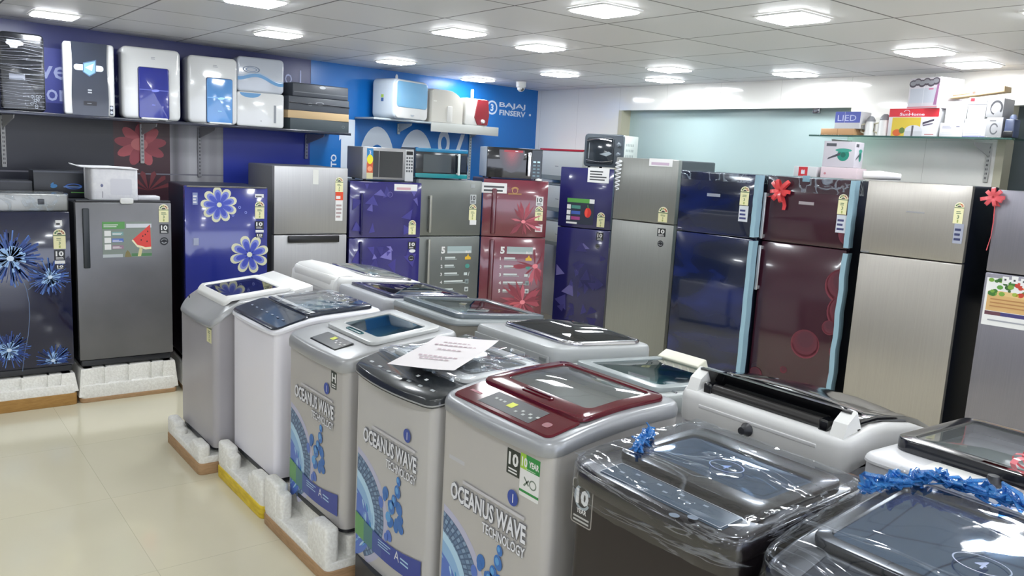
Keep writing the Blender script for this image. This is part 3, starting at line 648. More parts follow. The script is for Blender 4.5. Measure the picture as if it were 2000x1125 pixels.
# 10 deep blue
DB = bpy.data.materials.new('deep_blue_wave_print'); DB.use_nodes = True
nt, N = nodes(DB); L = nt.links.new; b = nt.nodes['Principled BSDF']; tc = N('ShaderNodeTexCoord'); mp = N('ShaderNodeMapping'); mp.inputs['Scale'].default_value = (1.2, 0, 3.2)
nz = N('ShaderNodeTexNoise', i_Scale=1.5, i_Detail=1.5, i_Distortion=.8); cr = N('ShaderNodeValToRGB'); cr.color_ramp.elements[0].color = rgb((14, 22, 46)); cr.color_ramp.elements[0].position = .44; cr.color_ramp.elements[1].color = rgb((20, 34, 92)); cr.color_ramp.elements[1].position = .72
L(tc.outputs['Object'], mp.inputs[0]); L(mp.outputs[0], nz.inputs['Vector']); L(nz.outputs[0], cr.inputs[0]); L(cr.outputs[0], b.inputs['Base Color']); b.inputs['Roughness'].default_value = .12; b.inputs['Coat Weight'].default_value = .5
f = Fridge('refrigerator', 'deep blue double-door fridge with a wave print and pale foam down its right edge', (4.67, 4.02), -80, .6, .68, 0, 1.655, 1.215, DB, NAVYSIDE, bow=.006); f.fin()
f.sticker_energy(1446, 364, 1463, 401, 1); f.plate(1443, 402, 1461, 433, 1, P((196, 200, 206), .4), 'sticker', 3, ink(50, 56, 110)); f.plate(1381, 378, 1407, 384, 1, P((170, 176, 190), .25, .5), 'brand_plate')
m = M(); x0, z0 = f.px(1322, 446); m.box(x0, x0+.05, -.01, .0, z0-.003, z0+.006, CHROME); f.put(m, 'small_chrome_tag', 1)
def edgefoam(f, i, zl, zh, wob=.0015, wd=.045):
    m = M(); L_ = []; n = 14
    for k in range(n+1):
        z = zl+(zh-zl)*k/n; x = f.W/2+.004+math.sin(k*1.9+i)*wob
        L_.append([(x-wd*.55, -.010, z), (x+.008, -.012, z), (x+.010, .06, z), (x+.002, .06, z), (x-.0, -.004, z), (x-wd*.5, -.003, z)])
    m.loft(L_, BLUEFOAM); o = f.put(m, 'edge_foam', i, 'pale blue foam strip folded over the door edge')
edgefoam(f, 1, f.doors[1][2]+.01, f.doors[1][3]); edgefoam(f, 0, .06, f.doors[0][3]-.01)
m = M(); Wf = f.W/2+.002
m.loft([[(-Wf, -.006, z), (Wf, -.006, z), (Wf, .2, z), (-Wf, .2, z)] for z in (f.H-.06, f.H+.004)], FILMD, False, True); m.build('plastic_film', f.door[1], (0, f.y0, 0), label='clear plastic film over the top edge')
BLUEF = f
# 11 maroon with bow
DM = P((54, 26, 38), .14, coat=.5, name='dark_maroon_gloss_print')
f = Fridge('refrigerator', 'dark maroon double-door fridge with a bubble print and a red ribbon bow', (4.88, 3.425), -80, .585, .66, 0, 1.655, 1.205, DM, NAVYSIDE, bow=.006)
for i, lst in ((0, ((1645, 560, .115), (1650, 612, .12), (1572, 672, .10), (1600, 530, .0), (1475, 730, .05), (1530, 722, .025), (1640, 690, .07), (1640, 740, .08), (1620, 640, .05), (1655, 745, .05))), (1, ((1660, 458, .075),))):
    d = M(); zl, zh = f.doors[i][2]+.01, f.doors[i][3]-.01
    for k, (u, v, R) in enumerate(lst):
        if R <= 0: continue
        cx, cz = f.px(u, v)
        for q, c in ((1, (104, 40, 54)), (.93, (98, 38, 52)), (.84, (90, 36, 50)), (.72, (82, 34, 48)), (.55, (74, 33, 47))):
            d.ell(cx, cz+R*(1-q)*.7, R*q, R*q*1.0, ink(*c), 2+k*4+int((1-q)*10), x0=-f.W/2+.01, x1=f.W/2-.012, z0=zl, z1=zh)
    f.merge(i, d)
f.fin()
f.sticker_energy(1637, 379, 1655, 419, 1); f.plate(1633, 420, 1653, 455, 1, P((190, 194, 204), .4), 'sticker', 3, ink(56, 56, 100)); f.plate(1560, 394, 1590, 400, 1, P((180, 170, 176), .25, .5), 'brand_plate'); f.plate(1568, 343, 1582, 355, 1, P((130, 170, 186), .4), 'tape')
for i, (va, vb) in ((1, (375, 465)), (0, (478, 566))):
    x, z1 = f.px(1487, va); _, z0 = f.px(1484, vb); handle_bar(f, i, -f.W/2+.004, z0, z1, P((176, 178, 184), .22, .6), .022, .04)
edgefoam(f, 1, f.doors[1][2]+.01, f.doors[1][3]); edgefoam(f, 0, .06, f.doors[0][3]-.02, .004)
m = M(); Wf = f.W/2+.002; m.loft([[(-Wf, -.006, z), (Wf, -.006, z), (Wf, .2, z), (-Wf, .2, z)] for z in (f.H-.10, f.H+.004)], FILMD, False, True); m.build('plastic_film', f.door[1], (0, f.y0, 0))
MARF = f
def ribbon_bow(name, label, loc, th, R, mt, tails, curl=False):
    t = thing(name, label, 'bow', loc, th); m = M(); random.seed(len(label))
    for k in range(8):
        a = rad(k*47+random.uniform(-8, 8)); Rr = R*random.uniform(.65, 1.15); tilt = random.uniform(-.1, .5); pts = []
        for j in range(11):
            q = j/10*2*PI; x = Rr*.5*(1-math.cos(q)); y = -.006-Rr*.28*math.sin(q)*1-Rr*tilt*.5*(1-math.cos(q))*.5-.018
            pts.append((x*math.cos(a), min(y, -.002), x*math.sin(a)))
        L_ = []; wv = R*.15; nx, nz_ = -math.sin(a), math.cos(a)
        for p in pts: L_.append([(p[0]-nx*wv, p[1], p[2]-nz_*wv), (p[0]+nx*wv, p[1]-.002, p[2]+nz_*wv), (p[0]+nx*wv, p[1]-.0028, p[2]+nz_*wv), (p[0]-nx*wv, p[1]-.0008, p[2]-nz_*wv)])
        m.loft(L_, mt)
    m.build('bow_loops', t)
    for tl in tails:
        m = M(); L_ = []
        for j, (x, z, wv) in enumerate(tl): L_.append([(x-wv, -.006, z), (x+wv, -.010, z), (x+wv, -.0108, z), (x-wv, -.0068, z)])
        m.loft(L_, mt); m.build('tail', t)
    return t
def onfront(f, u, v, off=.0):
    x, z = f.px(u, v); q = f.c+Vector((math.cos(f.th), math.sin(f.th)))*x-Vector((-math.sin(f.th), math.cos(f.th)))*(f.D/2+off); return (q.x, q.y, z+f.z0)
ribbon_bow('ribbon_bow', 'glossy red ribbon bow hung on the dark maroon fridge door', onfront(f, 1528, 372, .010), f.th, .078, RIB, [[(0, 0, .008), (.02, -.05, .012), (.035, -.10, .014), (.03, -.13, .012)], [(0, 0, .008), (-.04, -.03, .012), (-.08, -.05, .014)]])
# 12 steel
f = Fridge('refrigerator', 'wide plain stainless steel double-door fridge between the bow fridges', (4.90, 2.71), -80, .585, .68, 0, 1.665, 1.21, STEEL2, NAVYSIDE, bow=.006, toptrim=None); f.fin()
f.sticker_energy(1863, 395, 1882, 437, 1, True); f.plate(1862, 437, 1881, 476, 1, P((150, 154, 170), .4), 'sticker', 3, ink(46, 52, 90)); f.plate(1770, 413, 1806, 416, 1, P((176, 176, 180), .2, .6), 'brand_plate')
m = M(); x0, z0 = f.px(1682, 491); m.box(x0, x0+.05, -.01, .0, z0-.002, z0+.006, CHROME); f.put(m, 'small_chrome_tag', 1)
STF = f
# 13 grey with vegetable poster
f = Fridge('refrigerator', 'grey double-door fridge with a vegetable poster, cut by the right edge', (4.97, 1.985), -80, .6, .66, 0, 1.655, 1.19, STEELP, NAVYSIDE, bow=.006); f.fin()
m = M(); x0, z1 = f.px(1929, 541); _, z0 = f.px(1921, 633); x1 = x0+.36; W_, H_ = x1-x0, z1-z0
m.rect(x0, x1, z0, z1, STW, 9); m.rect(x0+.01, x1, z0+H_*.22, z0+H_*.30, ink(96, 60, 70), 10); m.rect(x0+.09, x1, z0+H_*.22, z0+H_*.30, ink(60, 56, 110), 11)
m.rect(x0+.012, x1, z0+H_*.31, z0+H_*.70, ink(196, 160, 106), 10); m.dp([(x0+.012, z0+H_*.66), (x1, z0+H_*.6), (x1, z0+H_*.72), (x0+.06, z0+H_*.74), (x0+.012, z0+H_*.72)], ink(206, 176, 122), 11)
random.seed(3)
for k in range(70):
    x = x0+.02+random.random()**.9*(W_-.03); z = z0+H_*random.uniform(.66, .97); 
    c = random.choice([(62, 110, 50), (84, 140, 60), (48, 88, 44), (110, 150, 60)]) if x < x0+.14 else random.choice([(180, 60, 46), (200, 160, 60), (150, 170, 70), (90, 120, 60), (214, 120, 60)])
    r = random.uniform(.008, .02); m.ell(x, z, r, r*.8, ink(*c), 12+k % 8, n=9)
for k in range(4): xx = x0+.075+.045*k; m.rect(xx, xx+.032, z0+H_*(.9+.03*(k % 2)), z0+H_*(1.05+.03*(k % 2)), STW, 22); m.rect(xx+.01, xx+.02, z0+H_*.97, z0+H_*1.01, INKD, 23)
m.lines(x0+.03, x0+.30, z0+H_*.40, z0+H_*.62, 3, ink(166, 120, 76), 24, .35); m.lines(x0+.03, x0+.3, z0+H_*.10, z0+H_*.16, 1, ink(150, 152, 160), 24)
f.put(m, 'vegetable_poster', 0, 'poster of vegetables in a paper bag')
ribbon_bow('ribbon_bow', 'pale red ribbon bow with a long tail on the right-edge fridge', onfront(f, 1943, 385, .006), f.th, .065, P((206, 84, 92), .35, coat=.3), [[(0, 0, .006), (.01, -.06, .003), (.014, -.14, .003), (.012, -.22, .002), (.0, -.30, .003)], [(0, 0, .006), (.03, -.05, .008)]])
LASTF = f
# foam and card under the two left fridges
def pallet(name, label, loc, rz, W, D, hc, hf, cm, notches=3, rise=.0, side=False, posts=True, group='foam bases under appliances'):
    t = thing(name, label, 'packing base', loc, rz, group)
    m = M(); m.box(-W/2, W/2, -D/2, D/2, 0, hc, cm, .03, .003); m.build('card_tray', t)
    m = M(); h = hc+hf; x0, x1 = -W/2+.004, W/2-.004
    m.box(x0, x1, -D/2+.004, D/2-.004, hc-.004, hc+hf*.45, FOAM, .03, .006)
    m.box(x0+.02, x1-.02, -D/2+.03, D/2-.03, hc+.01, h, FOAM, .012, .006)
    for k in range(notches+1):                              # ribs standing out of the face, blocks at the two ends
        wd = .085 if k in (0, notches) else .016; cx = x0+wd/2+(x1-x0-wd)*k/notches
        m.loft([[(cx-wd/2*q, -D/2+dy, z), (cx+wd/2*q, -D/2+dy, z), (cx+wd/2*q, D/2-.01, z), (cx-wd/2*q, D/2-.01, z)] for q, dy, z in ((1.25, .006, hc+.01), (1.0, .012, hc+(h-hc)*.6), (.85, .018, h-.004), (.8, .022, h))], FOAM)
    m.build('foam_block', t); return t
pallet('foam_packing', 'white foam base on a thick ochre card tray below the dandelion fridge', (.645, 5.885, 0), 0, .59, .62, .075, .125, CARDO, 4)
pallet('foam_packing', 'white foam base on a thin card tray under the watermelon leaflet fridge', (1.25, 5.885, 0), 0, .59, .62, .028, .187, CARD, 4)
pallet('foam_packing', 'white foam base below the flower print fridge, behind the washers', (1.895, 5.825, 0), rad(-5), .58, .62, .03, .14, CARD, 3)

# ================================================================== TOP-LOADING WASHING MACHINES
def slope(prof):
    def f(t):
        t = min(max(t, 0), 1)
        for (a, za), (b_, zb) in zip(prof, prof[1:]):
            if t <= b_: return za+(zb-za)*(t-a)/(b_-a)
        return prof[-1][1]
    return f
class Washer:
    """local frame: front faces -Y, floor of the machine at z = 0"""
    def __init__(s, label, loc, rz, W, D, prof, bodym, deckm, dy=0, collar=.07, skirt=.07, bow=.015, lidspan=(.30, .93), lidx=.06, panel=(.03, .26), well=True, group='top-loading washing machines', r=.045, deckfl=.004):
        s.W, s.D, s.zt, s.dy = W, D, slope(prof), dy; s.root = thing('washing_machine', label, 'washing machine', loc, rz, group); s.loc, s.rz = Vector(loc), rz
        z0c = prof[0][1]-collar; s.zc = z0c; s.bow = bow
        def out(ins, k=5):
            pts = []
            for x, y in rr(-W/2+ins, W/2-ins, -D/2+ins, D/2-ins, max(r-ins, .004), 5, k):
                f = max(0, min(1, 1-(y+D/2)/.08)); pts.append((x, y-bow*f*(1-(2*x/W)**2)))
            return pts
        s.out = out; T = lambda y: (y+D/2)/D
        m = M(); bo = rr(-W/2+.004, W/2-.004, -D/2+.004, D/2-.004, min(r, .034), 6, 4); m.loft([[(x, y, z) for x, y in bo] for z in (skirt, skirt+.01)] + [[(x, y, s.zt(T(y))-collar+.004) for x, y in bo]], bodym, True, True); s.body = m.build('cabinet', s.root, sharp=True)
        m = M(); m.loft([[(x, y, z) for x, y in out(.012)] for z in (.012, skirt+.002)], DARK); s.skirt = m.build('base_skirt', s.root)
        for x in (-W/2+.06, W/2-.06):
            for y in (-D/2+.06, D/2-.06):
                m = M(); m.lathe([(.022, 0), (.022, .014)], BLACK, (x, y, 0)); m.build('foot', s.root)
        # deck with a well under the lid
        lx0, lx1 = -W/2+lidx, W/2-lidx; ly0, ly1 = -D/2+D*lidspan[0], -D/2+D*lidspan[1]; s.L = (lx0, lx1, ly0, ly1); s.T = T
        m = M(); zz = lambda pts, dz: [(x, y, s.zt(T(y))+dz) for x, y in pts]
        lp = [zz(out(.004), -collar), zz(out(-deckfl+.002), -collar+.002), zz(out(-deckfl), -collar+.01), zz(out(-deckfl), -.022), zz(out(-deckfl+.004), -.009), zz(out(.006), -.002), zz(out(.016), 0)]
        if well:
            inn = rr(lx0+.02, lx1-.02, ly0+.02, ly1-.02, .03, 5, 5)
            lp += [zz(inn, 0), [(x, y, s.zt(T(y))-.10) for x, y in inn]]
        m.loft(lp, deckm, False, not well); s.deck = m.build('top_deck', s.root, ang=40)
        if well:
            m = M(); zb = s.zt(.5)-.11; m.loft([[(x, y, zb) for x, y in rr(lx0+.015, lx1-.015, ly0+.015, ly1-.015, .03, 4)], [(x, y, zb+.006) for x, y in rr(lx0+.015, lx1-.015, ly0+.015, ly1-.015, .03, 4)]], P((196, 200, 202), .4)); m.build('tub_cover', s.deck)
            m = M(); cy = (ly0+ly1)/2; R = min(lx1-lx0, ly1-ly0)/2-.03
            m.lathe([(R, zb+.006), (R, zb+.03), (R*.9, zb+.032), (R*.88, zb+.01), (R*.4, zb+.009), (R*.12, zb+.03), (.001, zb+.034)], P((150, 154, 158), .25, .8), (0, cy, 0), n=28); m.build('wash_drum', s.deck)
    def slab(s, m, x0, x1, y0, y1, r, a, b_, mt, dome=0):
        T = s.T; e = .004; y0 += s.dy; y1 += s.dy
        m.loft([[(x, y, s.zt(T(y))+a) for x, y in rr(x0, x1, y0, y1, r, 4, 3)], [(x, y, s.zt(T(y))+b_-e) for x, y in rr(x0, x1, y0, y1, r, 4, 3)], [(x, y, s.zt(T(y))+b_) for x, y in rr(x0+e, x1-e, y0+e, y1-e, max(r-e, .001), 4, 3)]], mt)
    def lid(s, frm, glass, bx=.035, by0=.04, by1=.04, th=.018, r=.035, name='lid', grip=None, gr=.02, h0=.001, dome=.0):
        x0, x1, y0, y1 = s.L; T = s.T
        def zz(pts, dz, dm=0): return [(x, y, s.zt(T(y))+dz+dm) for x, y in pts]
        o = lambda i: rr(x0+i, x1-i, y0+i, y1-i, max(r-i, .003), 5, 4); gx0, gx1, gy0, gy1 = x0+bx, x1-bx, y0+by0, y1-by1
        n_ = lambda i: rr(gx0-i, gx1+i, gy0-i, gy1+i, gr+i, 5, 4)
        m = M(); m.loft([zz(n_(0), h0), zz(o(0), h0), zz(o(0), h0+th-.005), zz(o(.002), h0+th-.001), zz(o(.006), h0+th), zz(n_(.004), h0+th+.001), zz(n_(0), h0+th-.003), zz(n_(0), h0)], frm, False, False)
        s.lidf = m.build(name, s.root, ang=40)
        m = M(); ctr = ((gx0+gx1)/2, (gy0+gy1)/2); K = 5; lp = []
        for k in range(K+1):
            q = 1-k/K*.96; pts = [(ctr[0]+(x-ctr[0])*q, ctr[1]+(y-ctr[1])*q) for x, y in n_(0)]
            lp.append([(x, y, s.zt(T(y))+h0+th-.004+dome*(1-q*q)) for x, y in pts])
        m.loft(lp, glass, False, True); m.build('glass_pane', s.lidf, ang=60)
        if grip is not None:
            m = M(); cx, gy = 0, y0+by0*.55; m.loft([zz(rr(-.07, .07, gy-.010, gy+.012, .011, 4), h0+th), zz(rr(-.07, .07, gy-.010, gy+.012, .011, 4), h0+th+.004), zz(rr(-.064, .064, gy-.004, gy+.006, .005, 4), h0+th+.005), zz(rr(-.062, .062, gy-.003, gy+.005, .004, 4), h0+th+.0005)], grip); m.build('grip', s.lidf)
        return s.lidf
    def top(s, name, parent=None): pass
    def tpt(s, x, y, off):
        y += s.dy; return (x, y, s.zt(s.T(y))+off)
    def trect(s, m, x0, x1, y0, y1, off, mt, r=0):
        y0 += s.dy; y1 += s.dy
        m.add([(x, y, s.zt(s.T(y))+off) for x, y in (rr(x0, x1, y0, y1, r, 4) if r else ((x0, y0), (x1, y0), (x1, y1), (x0, y1)))], [tuple(range(4 if not r else 20))], mt)
    def ttext(s, m, t, x, y, h, mt, off, w=None, al='l'):
        vs, fs = text_mesh(t, .01); xa = min(v[0] for v in vs); xb = max(v[0] for v in vs); k = h/.7; kx = k if w is None else w/(xb-xa); ox = {'l': 0, 'c': -(xb-xa)*kx/2}[al]
        m.add([(x+(a-xa)*kx+ox, y+b_*k, s.zt(s.T(y+b_*k))+off) for a, b_ in vs], fs, mt)
    def px(s, u, v, y=None):
        """pixel -> local x and z on the front plane"""
        d = Vector((math.cos(s.rz), math.sin(s.rz))); n = Vector((-d.y, d.x)); p = Vector(s.loc[:2])-d*s.W/2-n*(s.D/2 if y is None else -y)
        q, z = hit(u, v, p, s.rz); return q-s.W/2, z-s.loc.z
    def fr(s, m, name, off=0, label=None):
        return m.build(name, s.body, (0, -s.D/2+.004-off, 0), label=label)
# print the machines with the drum picture share
LAV = P((176, 176, 200), .35); DBL = P((92, 118, 150), .35); DBL2 = P((120, 146, 176), .35); DBD = P((62, 86, 120), .35); WAT = P((132, 172, 212), .3); WATD = P((78, 110, 190), .3); WATE = P((170, 204, 228), .3)
BAN = P((44, 62, 146), .35); BAN2 = P((60, 82, 150), .35); GRN = P((96, 150, 92), .35); DROP = P((44, 104, 178), .2); DROP2 = P((84, 150, 208), .2); OUTL = P((96, 98, 110), .4); LW = P((214, 215, 222), .35)
def ocean_print(s, logo=True):
    m = M(); W = s.W; xl = -W/2+.040; zo = -s.loc.z; C = (-W/2-.03, .36+zo); L0 = 1
    kw = dict(x0=xl, z0=.10+zo)
    m.ell(C[0], C[1], .31, .235, LAV, 1, -60, 90, 40, inner=.90, **kw)
    m.ell(C[0], C[1], .28, .212, DBD, 2, -60, 90, 40, inner=.55, **kw)
    for k in range(30):                                      # perforated drum wall
        a0 = -55+k*4.9
        for q, q2 in ((.93, .99), (.84, .91), (.75, .82), (.66, .73)):
            m.ell(C[0], C[1], .28*q2, .212*q2, DBL2 if (k+int(q*100)) % 2 else DBL, 3, a0, a0+3.3, 3, inner=q/q2, **kw)
    m.ell(C[0]-.02, C[1]-.02, .235, .172, WATE, 4, -75, 90, 36, **kw)
    m.ell(C[0]-.02, C[1]-.03, .21, .155, WAT, 5, -75, 90, 36, **kw)
    m.ell(C[0]-.02, C[1]-.07, .20, .15, WATD, 6, -75, 90, 30, **kw)
    random.seed(11)
    for k in range(40):
        a = rad(random.uniform(-70, 80)); q = random.uniform(.3, 1); m.dp(clipx(blob(C[0]-.02+.22*q*math.cos(a), C[1]-.03+.16*q*math.sin(a), random.uniform(.01, .03), .004, a+PI/2), xl, 9, .1+zo, 9), random.choice([WATE, WAT, DROP2]), 7+k % 3)
    for k in range(16):
        x, z = .02+random.gauss(0, .045), .43+zo+random.gauss(0, .045); m.dp(blob(x, z, random.uniform(.012, .026), random.uniform(.012, .022), random.random()*3), random.choice([DROP, DROP2, WATD, DROP]), 10+k)
    for x, z, r in ((.065, .52, .024), (.07, .56, .017), (.045, .48, .022), (.028, .45, .026)): m.dp(blob(x, z+zo, r*.8, r, .3), DROP, 28); m.dp(blob(x-.004, z+zo+.003, r*.4, r*.5, .3), DROP2, 29)
    # curved banner
    N_ = 14; tp, bt = [], []
    x0, x1 = xl, W/2-.045
    for k in range(N_+1):
        q = k/N_; x = x0+(x1-x0)*q; tp.append((x, .335+zo-.085*(1-q)**.5*0+(.045*math.sin(q*PI)*-.7))); bt.append((x, .245+zo-.02*(1-q)*0-(.0)+(-.03*math.sin(q*PI)*.6)))
    for k in range(N_):
        q = k/N_; c = GRN if q < .12 else (P((70, 120, 120), .35) if q < .22 else (BAN2 if q < .4 else BAN))
        zt0 = tp[k][1]-.04*(1-q)+.0; m.dp([(bt[k][0], bt[k][1]), (bt[k+1][0], bt[k+1][1]), (tp[k+1][0], tp[k+1][1]), (tp[k][0], tp[k][1])], c, 32)
    m.lines(-.06, .04, .27+zo, .30+zo, 3, WATE, 34, .35); m.text('A', .075, .268+zo, .036, LW, 34, bold=.0, al='c'); m.lines(.10, .17, .272+zo, .30+zo, 2, WATE, 34, .4)
    m.text('OCEANUS WAVE', -.193, .630+zo, .052, OUTL, 35, w=.378, bold=.065); m.text('OCEANUS WAVE', -.193, .630+zo, .052, LW, 37, w=.378, bold=.028)
    m.text('TECHNOLOGY', -.02, .585+zo, .030, OUTL, 35, w=.205, bold=.055); m.text('TECHNOLOGY', -.02, .585+zo, .030, LW, 37, w=.205, bold=.022)
    m.lines(-.13, .175, .695+zo, .705+zo, 1, P((186, 184, 190), .4), 35, 1, False)
    if logo: m.ell(.118, .742+zo, .024, .024, P((40, 66, 150), .3), 35); m.text('1', .119, .728+zo, .027, LW, 37, al='c')
    s.fr(m, 'printed_front_label', label='printed sticker with a blue water drum and bold capitals')
RZ = rad(-90)
def front_at(x, y0, y1, D): return (x+D/2, (y0+y1)/2)
def washer_base(label, x, y0, y1, zb, D, cm, hc, xo=.0):
    W = y0-y1; t = thing('foam_packing', label, 'packing base', (x, (y0+y1)/2, 0), rad(-90), 'foam bases under appliances')
    m = M(); m.box(-W/2, W/2, -.075, D-.02, 0, hc, cm, .03, .003); m.build('card_tray', t)
    m = M(); m.box(-W/2+.004, W/2-.004, -.070, D-.03, hc-.004, hc+.035, FOAM, .025, .006); m.box(-W/2+.02, W/2-.02, .03, D-.04, hc, zb-.001, FOAM, .02, .006)
    for sx in (-1, 1):
        a, b_ = sorted((sx*(W/2-.006), sx*(W/2-.15))); m.box(a, b_, -.072, -.012, hc, zb+.055, FOAM, .02, .016)
        a, b_ = sorted((sx*(W/2-.05), sx*(W/2-.20))); m.box(a, b_, -.068, -.014, hc, zb+.025, FOAM, .02, .012)
    m.build('foam_block', t); return t
# W1 silver with rear console, at the far end
c = front_at(1.30, 4.64, 4.06, .54)
A = Washer('plain silver washing machine at the far end of the front row', (*c, .10), RZ, .58, .54, [(0, .69), (.2, .785), (1, .832)], noisy('silver_grey_paint', (164, 161, 165), (168, 165, 169), 3, .36, .1), SILVER2, collar=.035, skirt=.03, lidspan=(.14, .80), lidx=.05, r=.06)
A.lid(WHITE2, GLASSD, .05, .03, .05, .02)
m = M(); x0, x1 = -.275, .275; m.loft([[(x0, .15, .805), (x1, .15, .805), (x1, .265, .81), (x0, .265, .81)], [(x0, .165, .828), (x1, .165, .828), (x1, .265, .848), (x0, .265, .848)], [(x0+.006, .185, .834), (x1-.006, .185, .834), (x1-.006, .26, .852), (x0+.006, .26, .852)]], WHITE2); m.build('rear_console', A.root)
m = M(); x0, z1 = A.px(410, 626); x1, z0 = A.px(410, 671); x0, x1 = .175, .250; energy(m, x0, x1, z0, z1, 2, True); A.fr(m, 'energy_label')
m = M(); m.ell(-.05, .69, .012, .008, INKD, 2); m.build('lock_mark', A.deck, (0, -.285, .08))
washer_base('white foam base on plain card tray under the far silver washer', 1.30, 4.65, 4.06, .10, .56, CARD, .06)
# W2 all white with black front panel
c = front_at(1.38, 4.03, 3.45, .54)
Bw = Washer('white washing machine with black sloping panel and plastic film on its lid', (*c, .135), RZ, .575, .54, [(0, .730), (.28, .772), (1, .792)], P((226, 224, 232), .3), P((226, 226, 232), .25), collar=.02, skirt=.03, lidspan=(.30, .95), lidx=.04, dy=.02)
m = M(); Bw.slab(m, -.275, .275, -.297, -.115, .04, .001, .008, P((30, 36, 50), .2, coat=.4)); pn = m.build('control_panel', Bw.root)
m = M(); random.seed(4)
for k in range(7): x = -.2+.065*k; Bw.trect(m, x-.012, x+.012, -.22, -.212, .0095, P((120, 130, 150), .4))
m.build('button', pn)
Bw.lid(P((34, 40, 54), .2, coat=.4), GLASST, .06, .03, .05, .016)
m = M(); x0, x1, y0, y1 = Bw.L; Bw.trect(m, x0+.005, x1-.005, y0+.004, y0+.028, .0185, WHITE2); m.build('white_trim', Bw.lidf)
m = M()
K = 12; random.seed(8); g = [[(x0+.05+(x1-x0-.06)*i/K, -.12+(y1+.10)*j/K, Bw.zt(Bw.T(-.12+(y1+.10)*j/K))+.022+random.uniform(0, .005)) for i in range(K+1)] for j in range(K+1)]
m.loft(g, FILMD, False, False, close=False); m.build('plastic_film', Bw.root, sharp=False)
washer_base('white foam base on yellow-taped card tray under the white washer', 1.38, 4.035, 3.42, .135, .58, CARDY, .06)
# W3 silver with drum print
SILB = noisy('silver_champagne_paint', (176, 173, 172), (180, 177, 175), 3, .34, .12)
c = front_at(1.38, 3.32, 2.76, .52)
Cw = Washer('silver washing machine with the drum picture, standing on foam, third in front row', (*c, .17), RZ, .56, .52, [(0, .72), (.22, .745), (1, .79)], SILB, SILVER2, collar=.055, skirt=.03, lidspan=(.28, .92), lidx=.07, dy=.03)
m = M(); Cw.slab(m, -.115, .125, -.262, -.175, .006, .0, .003, P((34, 36, 36), .25, coat=.3)); pn = m.build('control_panel', Cw.root)
m = M(); Cw.trect(m, -.02, .01, -.215, -.19, .004, P((190, 200, 60), .5)); m.build('display', pn)
m = M(); [Cw.trect(m, .03+.018*k, .042+.018*k, -.215-.012*(k % 2), -.207-.012*(k % 2), .004, P((190, 192, 190), .5)) for k in range(5)]; m.build('buttons', pn)
Cw.lid(P((184, 186, 186), .25), GLASST, .05, .06, .05, .014, grip=P((40, 90, 96), .2))
ocean_print(Cw)
m = M(); ten(m, .15, .20, .755-.17, .825-.17, 2, P((52, 60, 56), .4), STW, 'H'); Cw.fr(m, 'warranty_sticker')
washer_base('white foam base on plain card tray under the third washer of front row', 1.38, 3.405, 2.745, .17, .58, CARD, .05)
# W4 white grey with charcoal panel and film bag
c = front_at(1.38, 2.69, 2.13, .52); WB = noisy('pearl_paint', (180, 178, 178), (184, 182, 182), 3, .32, .1)
Dw = Washer('silver washing machine with charcoal front panel, film and a paper sheet on top', (*c, 0), RZ, .56, .52, [(0, .905), (.24, .935), (1, .946)], WB, SILVER2, collar=.03, skirt=.16, lidspan=(.27, .95), lidx=.03, bow=.035, dy=.03)
m = M()
pts = [(x, y) for x, y in Dw.out(-.003, 5) if y < -.14]
lo = [(x, y, Dw.zt(Dw.T(y))-.028) for x, y in pts]; hi = [(x, y, Dw.zt(Dw.T(y))-.002) for x, y in pts]; tp = [(x*.985, y+.006 if y < -.18 else y, Dw.zt(Dw.T(y))+.006) for x, y in pts]
m.loft([lo, hi, tp], P((36, 40, 44), .25, coat=.35), True, True); pn = m.build('control_panel', Dw.root, ang=50)
m = M(); random.seed(5)
for k in range(7): x = -.21+.07*k; y = -.255-.012*(1-(x/.25)**2); Dw.trect(m, x-.012, x+.012, y, y+.01, .0068, P((150, 156, 160), .4), .003)
for x in (.06, .115): Dw.trect(m, x-.008, x+.008, -.225, -.213, .0068, P((224, 228, 230), .4))
m.build('buttons', pn)
Dw.lid(P((196, 198, 200), .25), clear('pale_lid_glass', (190, 196, 198), .95, body=.5, bodycol=(150, 154, 156)), .05, .05, .05, .014); ocean_print(Dw)
m = M(); K = 16; random.seed(9); x0, x1, y0, y1 = Dw.L
g = [[(x0+(x1-x0)*i/K, y0-.05+(y1-y0+.05)*j/K, Dw.zt(Dw.T(y0-.05+(y1-y0+.05)*j/K))+.026+.005*math.sin(i*.55+j*.9)+.003*math.sin(i*1.1-j*.5)) for i in range(K+1)] for j in range(K+1)]
m.loft(g, FILMD, False, False, close=False); m.tube([(x0, y0-.05, Dw.zt(.2)+.02)]+[(x0+(x1-x0)*k/10, y0-.05+random.uniform(-.01, .01), Dw.zt(.22)+.024) for k in range(1, 11)], .005, FILMD, 6); m.build('plastic_bag', Dw.root, label='crinkled clear plastic bag over the lid')
